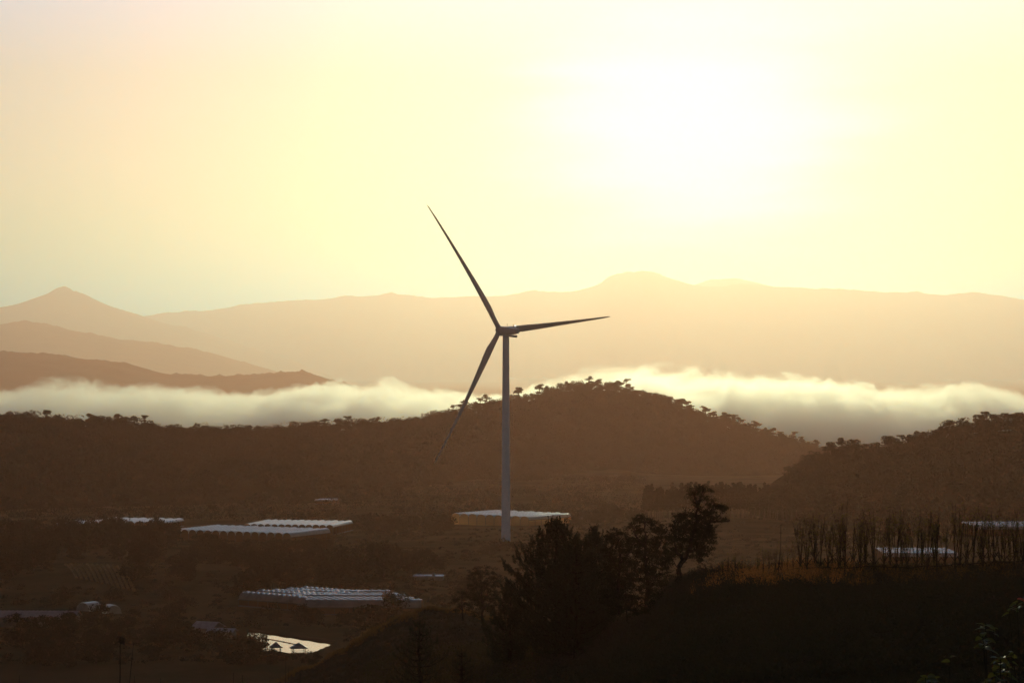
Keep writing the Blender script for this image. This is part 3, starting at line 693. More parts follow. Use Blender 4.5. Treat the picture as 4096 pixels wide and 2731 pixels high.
# ---------------------------------------------------------------- crop rows on a terrace at the left
def crop_rows():
    rng = np.random.RandomState(4)
    for k in range(12):
        X0 = 150 + k * 12
        b = MB(); pts = []
        for t in np.linspace(0, 1, 9):
            p = base(X0 + t * 26 , 1312 + k * 2.3 + t * 34, 1010 - t * 62 - k * 3)
            pts.append((p.x, p.y, p.z + .15))
        b.tube(pts, .55, 6)
        P = np.array(pts); c = P[rng.randint(0, 8, 160)] + (P[1] - P[0]) * rng.rand(160, 1) + rng.normal(size=(160, 3)) * [.35, .35, .25] + [0, 0, .4]
        b.leaves(c, rng.uniform(.3, .6, 160), rng)
        o = b.build('crop_row', M['crop']); tag(o, 'low leafy crop row on the brown terraced field at the left', 'crop row', 'crop rows on the terraced field')
M['crop'] = mat('crop_leaves', (0.10, 0.07, 0.03), 0.8, 0.1, trans=.3, tcol=(.25, .13, .04))
crop_rows()
# ---------------------------------------------------------------- tree kits
def clump(b, c, r, n, size, rng, aspect=.8, shell=0.5):
    """leaf faces filling an ellipsoid, denser near its skin"""
    u = rng.normal(size=(n, 3)); u /= np.linalg.norm(u, axis=1)[:, None]
    rad = (shell + (1 - shell) * rng.rand(n, 1)) ** 0.7 * (0.82 + .3 * rng.rand(n, 1))
    b.leaves(np.array(c) + u * rad * np.array(r), rng.uniform(size * .6, size * 1.35, n), rng, aspect)
def bough(b, p0, p1, r0, r1, rng, wob=.06, n=6, sides=5):
    p0, p1 = np.array(p0, float), np.array(p1, float); L = np.linalg.norm(p1 - p0); t = np.linspace(0, 1, n)[:, None]
    pts = p0 + (p1 - p0) * t + rng.normal(size=(n, 3)) * L * wob * np.sin(t * math.pi) + np.array([0, 0, L * .10]) * np.sin(t * math.pi)
    b.tube(pts, np.linspace(r0, r1, n), sides); return pts
def kit_umbrella(seed, H=15.0):          # flat-topped highland pine
    rng = np.random.RandomState(seed); tr = MB(); cr = MB()
    lean = rng.normal(size=2) * .5; top = np.array([lean[0], lean[1], H * .86])
    bough(tr, (0, 0, -1), top, .5, .22, rng, .02, 8, 6)
    for k in range(rng.randint(12, 17)):
        h = rng.uniform(.12, 1.0); a = rng.rand() * 6.28; rr = rng.uniform(.5, 3.2) * (1.25 - abs(h - .75))
        c = np.array([math.cos(a) * rr + lean[0] * h, math.sin(a) * rr + lean[1] * h, H * h - rr * .12])
        bough(tr, (lean[0] * h * .8, lean[1] * h * .8, H * (h - .16)), c, .24, .1, rng, .05, 4, 4)
        w = rng.uniform(1.8, 3.4); clump(cr, c, (w, w, rng.uniform(.7, 1.3)), 110, .85, rng)
    return tr, cr
def kit_round(seed, H=13.0, W=5.0, leaf=.9, n=8, per=75, low=.35):
    rng = np.random.RandomState(seed); tr = MB(); cr = MB()
    bough(tr, (0, 0, -1), (rng.normal() * .4, rng.normal() * .4, H * .7), .3, .12, rng, .03, 6, 6)
    for k in range(n):
        h = rng.uniform(low, .9); a = k * 2.4 + rng.rand(); rr = W * .62 * math.sqrt(max(.05, 1 - ((h - .55) / .5) ** 2)) * rng.uniform(.5, 1)
        c = np.array([math.cos(a) * rr, math.sin(a) * rr, H * h]); w = rng.uniform(.26, .42) * W
        bough(tr, (0, 0, H * (h * .6)), c, .12, .04, rng, .05, 4, 4)
        clump(cr, c, (w, w, w * rng.uniform(.55, .8)), per, leaf, rng)
    return tr, cr
def kit_tall(seed, H=20.0, W=4.2):       # plantation pine: bare pole, narrow crown
    rng = np.random.RandomState(seed); tr = MB(); cr = MB()
    bough(tr, (0, 0, -1), (rng.normal() * .3, rng.normal() * .3, H * .97), .24, .06, rng, .01, 6, 5)
    for k in range(13):
        h = .38 + .6 * k / 12; a = k * 2.4; rr = W * .38 * (1.15 - h) * 1.6 * rng.uniform(.5, 1.1); c = np.array([math.cos(a) * rr, math.sin(a) * rr, H * h])
        w = W * .45 * (1.4 - h); clump(cr, c, (w, w, w * .9), 75, .8, rng)
    return tr, cr
KITS = {}
def make_kit(key, fn, leafm, *a, **k):
    tr, cr = fn(*a, **k)
    v, f = tr.arrays(); tm = mesh_np('trunk', v, f, M['bark'], None); v, f = cr.arrays(); cm = mesh_np('crown', v, f, M[leafm], None)
    tme, cme = tm.data, cm.data
    bpy.data.objects.remove(tm); bpy.data.objects.remove(cm)
    KITS.setdefault(key, []).append((tme, cme))
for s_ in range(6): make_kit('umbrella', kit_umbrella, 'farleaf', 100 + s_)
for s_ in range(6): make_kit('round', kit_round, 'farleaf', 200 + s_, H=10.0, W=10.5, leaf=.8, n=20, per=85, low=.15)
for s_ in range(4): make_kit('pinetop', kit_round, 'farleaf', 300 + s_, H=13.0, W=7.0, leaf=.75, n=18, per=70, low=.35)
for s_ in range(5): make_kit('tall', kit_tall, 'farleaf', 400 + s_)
for s_ in range(6): make_kit('valley', kit_round, 'leafdark', 500 + s_, H=7.0, W=6.0, leaf=.5, n=18, per=110, low=.15)
for s_ in range(4): make_kit('bush', kit_round, 'leafdark', 600 + s_, H=3.4, W=4.2, leaf=.38, n=9, per=90, low=.12)
for s_ in range(3): make_kit('sparse', kit_umbrella, 'leafdark', 700 + s_, H=8.0)
TR = np.random.RandomState(99)
def place(key, name, x, y, z, scale, label, cat, group, k=None, sx=1.0):
    kit = KITS[key][TR.randint(len(KITS[key])) if k is None else k % len(KITS[key])]
    r = empty(name, (x, y, z), TR.rand() * 6.28); r.scale = (scale * sx, scale * sx, scale)
    tag(r, label, cat, group)
    for nm, me in (('trunk', kit[0]), ('crown', kit[1])):
        o = bpy.data.objects.new(nm, me); COL.objects.link(o); o.parent = r
    return r

# skyline trees of the forested ridge and the right-hand hill
def skyline(H, d, X0, X1, step, pick, hrange, name, label, group, depth=22):
    X = X0
    while X < X1:
        dd = d(X) if callable(d) else d; y = dd + TR.uniform(-depth, depth * .4); x = (X * S - 2048) * dd / F
        key = pick(X); z = float(H(np.array([x]), np.array([y]))[0]); sc = TR.uniform(*hrange)
        place(key, name, x, y, z - .8, sc, label, 'tree', group)
        X += step * TR.uniform(.55, 1.45)
skyline(H_R1, r1d, -20, 1010, 13, lambda X: 'round' if TR.rand() < .85 else 'umbrella', (.45, 1.15), 'ridge_tree', 'rounded dark tree on the skyline of the forested ridge left of the turbine', 'skyline trees on the left of the ridge')
skyline(H_R1, r1d, 1010, 1500, 10, lambda X: 'umbrella' if TR.rand() < .35 else 'round', (.6, 1.3), 'ridge_pine', 'broad-topped pine on the summit of the forested ridge beside the turbine', 'skyline trees on the ridge summit')
skyline(H_R1, r1d, 1500, 1900, 5.0, lambda X: 'umbrella' if TR.rand() < .6 else 'round', (.65, 1.3), 'ridge_pine', 'flat-topped pine with gaps under its crown on the falling right end of the ridge', 'flat-topped pines down the right end of the ridge', depth=45)
skyline(H_R2, 1500, 1795, 2420, 13, lambda X: 'pinetop' if TR.rand() < .92 else 'umbrella', (.62, 1.05), 'hill_pine', 'dense rounded pine on the skyline of the right-hand forested hill', 'skyline pines on the right-hand hill', depth=16)

def forest(name, label, H, d0, d1, dc, X0, X1, n, leaf, r, per, seed, m, hfac=1.0, tall=5.0):
    """one mass of canopy nobody could count: clumps set all over the slope"""
    rng = np.random.RandomState(seed); X = rng.uniform(X0, X1, n); dd = np.array([dc(q) for q in X]) if callable(dc) else np.full(n, float(dc)); y = dd + d0 + (d1 - d0) * rng.rand(n); x = (X * S - 2048) * dd / F
    z = H(x, y); ok = z > ground_h(x, y) - 2; x, y, z = x[ok], y[ok], z[ok]; k = len(x)
    rr = rng.uniform(.45, 1.0, k) * r * (1 + .8 * rng.rand(k) ** 3) * (1 + .35 * vnoise(x / 60, y / 60))
    u = rng.normal(size=(k, per, 3)); u /= np.linalg.norm(u, axis=2)[..., None]; u[..., 2] = np.abs(u[..., 2]) * 1.1 - .15
    c = np.stack([x, y, z + tall * .45], 1)[:, None] + u * rr[:, None, None] * np.array([1, 1, 1.15])
    b = MB(); b.leaves(c.reshape(-1, 3), np.repeat(rng.uniform(.7, 1.3, k) * leaf, per), rng, .8)
    o = b.build(name, m); tag(o, label, 'forest', kind='stuff')
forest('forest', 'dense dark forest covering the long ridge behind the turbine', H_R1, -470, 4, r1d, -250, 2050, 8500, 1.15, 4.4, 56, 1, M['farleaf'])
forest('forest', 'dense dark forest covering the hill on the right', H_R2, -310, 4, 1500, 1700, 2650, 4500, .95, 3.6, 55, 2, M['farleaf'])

def flat_wood(n, X0, X1, d0, d1, seed):
    rng = np.random.RandomState(seed); X = rng.uniform(X0, X1, n); y = rng.uniform(d0, d1, n); x = (X * S - 2048) * y / F; z = ground_h(x, y)
    ok = vnoise(x / 45, y / 110) > -.25; x, y, z = x[ok], y[ok], z[ok]; k = len(x); per = 34; rr = rng.uniform(2.2, 4.6, k)
    u = rng.normal(size=(k, per, 3)); u /= np.linalg.norm(u, axis=2)[..., None]; u[..., 2] = np.abs(u[..., 2]) * 1.1 - .1
    c = np.stack([x, y, z + 1.5], 1)[:, None] + u * rr[:, None, None]; b = MB(); b.leaves(c.reshape(-1, 3), np.repeat(rng.uniform(.7, 1.2, k), per), rng, .8)
    tag(b.build('woodland', M['farleaf']), 'low dark woodland on the flat between the greenhouses and the forested ridge', 'woodland', kind='stuff')
flat_wood(3400, -150, 1480, 1480, 2350, 8)
# plantation of tall pines at the foot of the right-hand hill
for r_ in range(3):
    X = 1480 + r_ * 4
    while X < 1830:
        d = 1372 + r_ * 12 + TR.uniform(-4, 4); p = base(X, 1200, d); hz = max(p.z, float(H_R2(np.array([p.x]), np.array([p.y]))[0]))
        place('tall', 'plantation_pine', p.x, p.y, hz, TR.uniform(.78, 1.02), 'tall straight pine in the close plantation block at the foot of the right-hand hill', 'tree', 'plantation pines')
        X += TR.uniform(8, 14)

# ---------------------------------------------------------------- valley trees
VT = [  # photo X, photo Y of the foot, distance, kit, scale, label
 (1395, 1196, 1480, 'valley', 1.5, 'largest tree of the hazy group between the greenhouse and the plantation'),
 (1420, 1194, 1470, 'valley', 1.2, 'hazy tree just right of the largest one before the plantation'),
 (1375, 1197, 1480, 'valley', 1.0, 'low hazy tree left of the largest one before the plantation'),
 (905, 1215, 1330, 'valley', 1.15, 'rounded tree halfway between the scalloped greenhouse and the turbine'),
 (850, 1214, 1335, 'bush', 1.6, 'low wide tree right of the pale low greenhouse'),
 (990, 1212, 1330, 'valley', .8, 'small tree just left of the greenhouse behind the turbine'),
 (1010, 1212, 1360, 'bush', 1.2, 'bush touching the left corner of the greenhouse behind the turbine'),
 (1150, 1262, 1150, 'bush', 1.7, 'dark bush covering the foot of the turbine tower'),
 (1185, 1262, 1140, 'bush', 1.3, 'smaller bush right of the foot of the turbine tower'),
 (1125, 1268, 1120, 'bush', 1.3, 'bush left of the foot of the turbine tower'),
 (795, 1302, 985, 'valley', 1.8, 'tall dark tree on the left of the grove in mid-valley'),
 (835, 1304, 980, 'valley', 2.2, 'biggest rounded tree of the grove in mid-valley'),
 (880, 1306, 985, 'valley', 2.0, 'right-hand tree of the grove in mid-valley'),
 (912, 1296, 1010, 'valley', 1.8, 'tree at the far right of the mid-valley grove'),
 (965, 1296, 1010, 'valley', 1.5, 'pointed tree above the lone flat roof'),
 (1005, 1290, 1030, 'valley', 1.0, 'small round tree up the slope right of the lone flat roof'),
 (760, 1318, 950, 'valley', 1.1, 'tree below the left side of the mid-valley grove'),
 (810, 1335, 920, 'bush', 1.8, 'wide bush in front of the mid-valley grove'),
 (905, 1398, 838, 'valley', 1.15, 'dark conical tree in front of the long greenhouse'),
 (845, 1432, 790, 'sparse', .95, 'thin open-crowned tree below the long greenhouse'),
 (885, 1436, 785, 'sparse', .8, 'short open-crowned tree right of the thin one below the long greenhouse'),
 (918, 1440, 770, 'sparse', .65, 'lone flat-crowned small tree near the grassy spur crest'),
 (628, 1508, 705, 'bush', .75, 'small round tree on the near bank of the pond'),
 (590, 1500, 715, 'valley', .9, 'tree overhanging the left end of the pond'),
 (572, 1498, 712, 'valley', .75, 'dark tree at the left corner of the pond'),
 (650, 1510, 702, 'bush', .6, 'little bush between the round tree and the pond gazebo'),
 (400, 1492, 740, 'valley', 1.3, 'broad tree at the lower left below the tiny hut'),
 (370, 1494, 742, 'valley', 1.1, 'tree left of the broad one below the tiny hut'),
 (430, 1506, 720, 'valley', 1.2, 'tree right of and below the broad one at the lower left'),
 (520, 1530, 700, 'valley', 1.3, 'big dark tree at the bottom below the farmhouse'),
 (560, 1528, 690, 'valley', 1.1, 'dark tree at the bottom right of the big one below the farmhouse'),
 (40, 1436, 795, 'bush', 1.3, 'round bush in front of the long red shed'),
 (85, 1440, 790, 'bush', 1.2, 'bush in front of the right half of the long red shed'),
 (150, 1428, 790, 'valley', .8, 'small tree hiding the right end of the long red shed'),
 (232, 1412, 820, 'bush', 1.4, 'bush between the two small film tunnels'),
 (200, 1422, 800, 'bush', 1.1, 'bush just below the shiny film tunnel'),
 (305, 1412, 815, 'bush', 1.2, 'bush right of the torn film tunnel')]
for X, Y, d, key, sc, lab in VT:
    p = base(X, Y, d); place(key, 'valley_tree' if key != 'bush' else 'bush', p.x, p.y, p.z, sc, lab, 'tree' if key != 'bush' else 'bush', None)
LM = [('the long red shed', 68, 1405), ('the shiny film tunnel', 196, 1386), ('the torn film tunnel', 268, 1392), ('the terraced crop rows', 205, 1318), ('the tiny hut', 356, 1440), ('the farmhouse', 478, 1455), ('the pond', 670, 1475),
      ('the long arched greenhouse', 820, 1380), ('the slanting arched greenhouse', 620, 1385), ('the lone flat roof', 986, 1302), ('the mid-valley grove', 840, 1280), ('the scalloped greenhouse', 570, 1215), ('the pinkish greenhouse roof', 290, 1200),
      ('the far left greenhouse roof', 140, 1215), ('the turbine tower foot', 1162, 1243), ('the greenhouse behind the turbine', 1170, 1195), ('the small white shed', 1457, 1190), ('the plantation block', 1640, 1180), ('the low sapling greenhouse', 2110, 1270), ('the right edge greenhouse', 2300, 1215), ('the sapling tip', 276, 1465)]
SEEN = {}
ORD = ['', 'another ', 'third ', 'fourth ', 'fifth ', 'sixth ', 'seventh ', 'eighth ', 'ninth ', 'tenth ', 'eleventh ', 'twelfth ']
def tell(kind, X, Y, size):
    nm, lx, ly = min(LM, key=lambda l: (l[1] - X) ** 2 + ((l[2] - Y) * 1.6) ** 2); dx, dy = X - lx, Y - ly
    rel = ('left of' if dx < 0 else 'right of') if abs(dx) > abs(dy) * 1.3 else ('beyond' if dy < 0 else 'below')
    if abs(abs(dx) - abs(dy)) < .35 * max(abs(dx), abs(dy)): rel = ('beyond and ' if dy < 0 else 'below and ') + ('left of' if dx < 0 else 'right of')
    far = 'just ' if math.hypot(dx, dy) < 32 else ('well ' if math.hypot(dx, dy) > 90 else '')
    t = '%s %s %s%s %s' % (size, kind, far, rel, nm); n = SEEN.get(t, 0); SEEN[t] = n + 1
    return (ORD[n] if n < 12 else 'yet another ') + t
def band(n, X0, X1, d0, d1, key, sc, name, label, cat, group, avoid=()):
    k = 0; tries = 0
    while k < n and tries < n * 20:
        tries += 1
        X = TR.uniform(X0, X1); d = TR.uniform(d0, d1); x = (X * S - 2048) * d / F; z = G(x, d); Y = (1480 - (z - CZ) * F / d) / S
        if any(a[0] < X < a[1] and a[2] < Y < a[3] for a in avoid): continue
        q = TR.uniform(*sc); r_ = (q - sc[0]) / (sc[1] - sc[0]); place(key, name, x, d, z, q, tell('dark tree' if cat == 'tree' else 'bush', X, Y, 'small' if r_ < .33 else ('medium' if r_ < .66 else 'large')), cat, group); k += 1
AV = [(195, 380, 1180, 1212), (405, 770, 1180, 1232), (1030, 1310, 1180, 1215), (550, 990, 1375, 1432), (550, 790, 1440, 1530), (1120, 1200, 1235, 1250), (0, 165, 1395, 1430), (180, 300, 1385, 1412), (950, 1022, 1296, 1325), (120, 310, 1285, 1350), (450, 530, 1445, 1485), (345, 372, 1436, 1452)]
band(32, -10, 385, 1150, 1235, 'valley', (1.1, 2.0), 'valley_tree', 'dark tree in the line along the valley rim at the left', 'tree', 'trees along the left valley rim')
band(16, 405, 760, 1120, 1165, 'valley', (.7, 1.0), 'valley_tree', 'small dark tree in front of the scalloped greenhouse', 'tree', 'trees before the scalloped greenhouse', avoid=[(405, 450, 0, 2000)])
band(26, 0, 560, 940, 1100, 'valley', (.8, 1.5), 'valley_tree', 'dark tree on the overgrown slope left of mid-valley', 'tree', 'trees on the left slope', AV)
band(26, 540, 780, 890, 1050, 'valley', (.8, 1.6), 'valley_tree', 'dark tree on the reddish slope above the long greenhouse', 'tree', 'trees on the middle slope', AV)
band(12, 780, 1120, 870, 960, 'bush', (.9, 1.6), 'bush', 'low bush on the open slope left of the big pines', 'bush', 'bushes on the open slope', AV)
band(18, 0, 560, 740, 900, 'bush', (.9, 1.7), 'bush', 'dark bush on the lower left valley floor', 'bush', 'bushes on the lower left floor', AV)
band(16, 560, 960, 770, 835, 'bush', (.8, 1.4), 'bush', 'bush on the ground between the long greenhouse and the pond', 'bush', 'bushes above the pond', [(560, 790, 1445, 1530), (550, 990, 1370, 1408)])
band(12, -10, 480, 680, 735, 'valley', (.7, 1.2), 'valley_tree', 'dark tree along the bottom left edge of the valley', 'tree', 'trees at the bottom left', AV)
band(18, 560, 800, 688, 712, 'bush', (.4, .7), 'bush', 'low shrub on the near bank of the pond', 'bush', 'shrubs on the near bank of the pond')
band(14, 1250, 1480, 1380, 1500, 'bush', (1.0, 1.8), 'bush', 'hazy bush in the group between the turbine greenhouse and the plantation', 'bush', 'hazy bushes before the plantation', AV)
band(14, 780, 1030, 1350, 1420, 'bush', (1.4, 2.4), 'bush', 'hazy bush in the hedge line left of the turbine greenhouse', 'bush', 'hedge line left of the turbine')
band(12, 1700, 2400, 1020, 1250, 'bush', (.8, 1.5), 'bush', 'bush on the valley floor beyond the saplings at the right', 'bush', 'bushes on the right valley floor', [(2010, 2230, 0, 1295), (2230, 2400, 0, 1250)])

def undergrowth(name, label, n, X0, X1, d0, d1, size, r, per, seed, m, avoid=(), up=.0, power=1.0):
    rng = np.random.RandomState(seed); X = rng.uniform(X0, X1, n); d = np.exp(rng.uniform(math.log(d0), math.log(d1), n)); x = (X * S - 2048) * d / F; z = ground_h(x, d)
    Y = (1480 - (z - CZ) * F / d) / S; ok = np.ones(n, bool)
    for a in avoid: ok &= ~((a[0] < X) & (X < a[1]) & (a[2] < Y) & (Y < a[3]))
    ok &= vnoise(x / (r * 7), d / (r * 10)) > -.45
    x, d, z = x[ok], d[ok], z[ok]; k = len(x); rr = rng.uniform(.5, 1.4, k) * r
    u = rng.normal(size=(k, per, 3)); u /= np.linalg.norm(u, axis=2)[..., None]; u[..., 2] = np.abs(u[..., 2])
    c = np.stack([x, d, z], 1)[:, None] + u * rr[:, None, None] * rng.uniform(.5, 1, (k, per, 1)) * np.array([1, 1, .75 + up])
    b = MB(); b.leaves(c.reshape(-1, 3), np.repeat(rng.uniform(.7, 1.4, k) * size, per), rng, .7)
    o = b.build(name, m); tag(o, label, 'undergrowth', kind='stuff')
undergrowth('undergrowth', 'low scrub covering the valley floor around the trees', 5200, -100, 1700, 690, 1500, .7, 1.6, 26, 5, M['leafdark'], AV)
undergrowth('undergrowth', 'low scrub covering the right side of the valley floor', 900, 1700, 2500, 1000, 1500, .8, 1.6, 20, 6, M['leafdark'], [(2010, 2230, 0, 1295), (2230, 2400, 0, 1250)])
# ---------------------------------------------------------------- foreground trees on the knoll
M['bark_dark'] = mat('dark_bark', (0.04, 0.03, 0.022), 0.95, 0.0, noise=0.3, nscale=6.0)
M['glossleaf'] = mat('glossy_leaf', (0.045, 0.06, 0.02), 0.35, 0.35, trans=0.25, tcol=(0.12, 0.11, 0.02))
def P(X, Y, d, o): q = w2(X, Y, d); return np.array([q.x - o.x, q.y - o.y, q.z - o.z])
def clumped_tree(name, label, X0, Y0, d, blobs, trunk, leaf, dens, seed, lm='leaf', cat='tree', rad=.16, depth=.8, group=None, twig=True):
    """blobs: photo X, Y, rx, ry of leaf masses on a tree standing at distance d; trunk: polylines of (X, Y)"""
    rng = np.random.RandomState(seed); g = w2(X0, Y0, d); g.z = min(g.z, G(g.x, d)) 
    root = empty(name, tuple(g)); tag(root, label, cat, group); tb = MB(); cb = MB(); k = d / F * S
    for tl in trunk:
        pts = np.array([P(x, y, d + dd, g) for x, y, dd in tl]); m = len(pts)
        tt = np.linspace(0, m - 1, m * 4); q = np.stack([np.interp(tt, np.arange(m), pts[:, c]) for c in range(3)], 1); q[1:-1] += rng.normal(size=(len(q) - 2, 3)) * .04
        r0 = rad * (1 if tl is trunk[0] else .6); tb.tube(q, np.linspace(r0, r0 * .3, len(q)), 7)
    ends = np.array([P(x, y, d + dd, g) for tl in trunk for x, y, dd in tl[1:]])
    for (X, Y, rx, ry) in blobs:
        rx, ry = rx * 1.22, ry * 1.22
        dd = rng.uniform(-1, 1) * depth * min(3, rx * k * 1.3); c = P(X, Y, d + dd, g); rx_, ry_ = rx * k, ry * k
        e_ = ends[np.argmin(((ends - c) ** 2).sum(1) + (ends[:, 2] > c[2]) * 2)]; bough(tb, e_, c, .05, .015, rng, .08, 5, 4)
        vol = rx_ * ry_; n = int(max(30, vol * dens))
        # a mass is many small tufts with gaps between them
        nt_ = max(4, int(n / 26)); u = rng.normal(size=(nt_, 3)); u /= np.linalg.norm(u, axis=1)[:, None]; u *= rng.rand(nt_, 1) ** .4
        tc = c + u * np.array([rx_, min(rx_, 2.5) * .8, ry_])
        if twig:
            for q in tc[::3]: tb.tube([c + (q - c) * .1, q], [.02, .008], 3, cap=False)
        for q in tc:
            w = leaf * rng.uniform(1.0, 1.9); m_ = 26; v = rng.normal(size=(m_, 3)) * np.array([w, w, w * .55]) * .62; cb.leaves(q + v, rng.uniform(leaf * .7, leaf * 1.3, m_), rng, .5)
    tb.build('trunk', M['bark_dark'], root); cb.build('crown', M[lm], root)
    return root
# the leaning tree with its open sprays on top
clumped_tree('leaning_tree', 'tall leaning broadleaf tree with open sprays at its top beside the bare saplings', 1556, 1346, 204,
    [(1600, 1125, 13, 9), (1588, 1135, 11, 8), (1612, 1122, 13, 8), (1628, 1128, 8, 5), (1618, 1142, 10, 7), (1638, 1155, 17, 9), (1592, 1150, 9, 10), (1600, 1165, 10, 9), (1657, 1190 - 18, 13, 8), (1648, 1165, 10, 8), (1630, 1178, 16, 11), (1610, 1180, 12, 12),
     (1655, 1165, 9, 7), (1668, 1191, 8, 6), (1640, 1186, 9, 6), (1575, 1180, 13, 10), (1562, 1192, 14, 12), (1590, 1195, 20, 16), (1612, 1205, 22, 18), (1630, 1212, 16, 15), (1560, 1215, 22, 20), (1585, 1222, 25, 20),
     (1615, 1232, 24, 20), (1636, 1238, 11, 14), (1545, 1235, 18, 16), (1570, 1248, 22, 18), (1600, 1255, 22, 16), (1622, 1262, 14, 12), (1607, 1275, 10, 10), (1545, 1262, 16, 14), (1538, 1280, 14, 10), (1570, 1268, 12, 8), (1590, 1280, 8, 8), (1610, 1285, 7, 7)],
    [[(1552, 1348, 0), (1562, 1322, 0), (1557, 1305, 0), (1570, 1285, 0), (1585, 1260, 0), (1590, 1230, .3), (1600, 1190, .2), (1602, 1165, 0), (1595, 1140, 0)],
     [(1570, 1285, 0), (1556, 1270, -.4), (1548, 1245, -.6), (1556, 1205, -.4)], [(1600, 1195, 0), (1628, 1180, .5), (1640, 1160, .4)], [(1600, 1165, 0), (1612, 1140, .2), (1615, 1125, .2)], [(1618, 1200, 0), (1640, 1196, .2), (1656, 1198, .2), (1676, 1195, 0)], [(1585, 1265, 0), (1605, 1262, .4), (1618, 1255, .6)]],
    .17, 1000, 11, 'leafdark', rad=.26)
clumped_tree('broadleaf_tree', 'dark broadleaf tree with a flat-topped side crown left of the leaning tree', 1478, 1405, 222,
    [(1478, 1190, 21, 9), (1492, 1198, 16, 9), (1466, 1196, 12, 7), (1456, 1212, 15, 9), (1470, 1222, 14, 7), (1445, 1208, 7, 5), (1498, 1215, 16, 10), (1510, 1222, 11, 8), (1520, 1212, 10, 7), (1530, 1225, 12, 10), (1480, 1240, 22, 14), (1510, 1245, 22, 16), (1460, 1250, 18, 14), (1490, 1265, 26, 18),
     (1522, 1270, 18, 18), (1462, 1280, 20, 18), (1500, 1295, 26, 18), (1530, 1300, 12, 16), (1470, 1312, 24, 18), (1505, 1325, 22, 18), (1536, 1335, 12, 16), (1450, 1335, 20, 20), (1485, 1350, 26, 20), (1525, 1360, 18, 16), (1548, 1362, 10, 14)],
    [[(1484, 1405, 0), (1488, 1340, 0), (1482, 1280, 0), (1484, 1240, 0), (1480, 1200, 0)], [(1482, 1290, 0), (1515, 1255, .5), (1520, 1225, .5)], [(1484, 1260, 0), (1460, 1230, -.4), (1455, 1212, -.4)], [(1488, 1345, 0), (1530, 1330, .3), (1540, 1350, .3)]],
    .17, 900, 12, 'leafdark', rad=.2)
clumped_tree('broadleaf_tree', 'low round dark tree between the twin pines and the flat-topped tree', 1425, 1410, 226,
    [(1415, 1222, 16, 9), (1432, 1228, 14, 9), (1400, 1230, 12, 8), (1445, 1240, 12, 10), (1412, 1246, 22, 14), (1435, 1262, 22, 16), (1400, 1270, 18, 16), (1420, 1290, 26, 18), (1445, 1300, 18, 16), (1400, 1315, 22, 18), (1430, 1330, 26, 18), (1410, 1355, 26, 18), (1440, 1370, 22, 18), (1400, 1385, 22, 16)],
    [[(1424, 1410, 0), (1420, 1340, 0), (1424, 1280, 0), (1420, 1240, 0)], [(1422, 1300, 0), (1445, 1265, .3)], [(1422, 1310, 0), (1398, 1275, -.4)]],
    .17, 900, 13, 'leafdark', rad=.18)
clumped_tree('spur_tree', 'rounded smaller tree on the grassy spur left of the twin pines', 1105, 1432, 345,
    [(1105, 1312, 22, 9), (1090, 1318, 15, 9), (1125, 1320, 18, 10), (1140, 1330, 12, 10), (1095, 1335, 18, 13), (1120, 1345, 22, 14), (1085, 1352, 12, 12), (1105, 1368, 24, 14), (1135, 1370, 18, 14), (1090, 1382, 18, 12), (1120, 1392, 22, 12), (1100, 1405, 18, 10)],
    [[(1108, 1432, 0), (1108, 1395, 0), (1106, 1355, 0), (1104, 1325, 0)], [(1108, 1385, 0), (1130, 1345, .6)], [(1108, 1380, 0), (1090, 1345, -.6)], [(1107, 1400, 0), (1130, 1380, 1)]],
    .2, 420, 14, 'leafdark', rad=.2)
clumped_tree('spur_tree', 'low spreading tree on the grassy spur at the left foot of the rounded one', 1062, 1424, 350,
    [(1060, 1362, 13, 7), (1050, 1372, 12, 8), (1072, 1370, 10, 9), (1045, 1384, 10, 8), (1062, 1388, 14, 10), (1078, 1395, 10, 9), (1050, 1400, 10, 7)],
    [[(1064, 1424, 0), (1062, 1395, 0), (1060, 1370, 0)], [(1062, 1400, 0), (1048, 1380, .3)]], .2, 420, 15, 'leafdark', rad=.13)

clumped_tree('dark_shrub', 'low dark shrub at the foot of the leaning tree', 1540, 1380, 200, [(1530, 1345, 14, 10), (1545, 1350, 12, 10), (1520, 1355, 16, 12), (1540, 1365, 18, 12), (1558, 1360, 9, 8), (1510, 1372, 18, 12), (1530, 1382, 20, 10)],
    [[(1540, 1380, 0), (1535, 1360, 0), (1530, 1348, 0)]], .15, 900, 16, 'leafdark', rad=.08, cat='shrub')
clumped_tree('dark_shrub', 'wide dark shrub between the flat-topped tree and the second pine', 1440, 1425, 214, [(1400, 1370, 18, 14), (1430, 1375, 20, 14), (1460, 1372, 18, 14), (1488, 1378, 16, 12), (1415, 1395, 22, 14), (1450, 1398, 24, 14), (1482, 1402, 20, 12), (1505, 1398, 14, 10)],
    [[(1440, 1425, 0), (1440, 1400, 0), (1436, 1380, 0)]], .17, 800, 17, 'leafdark', rad=.08, cat='shrub')
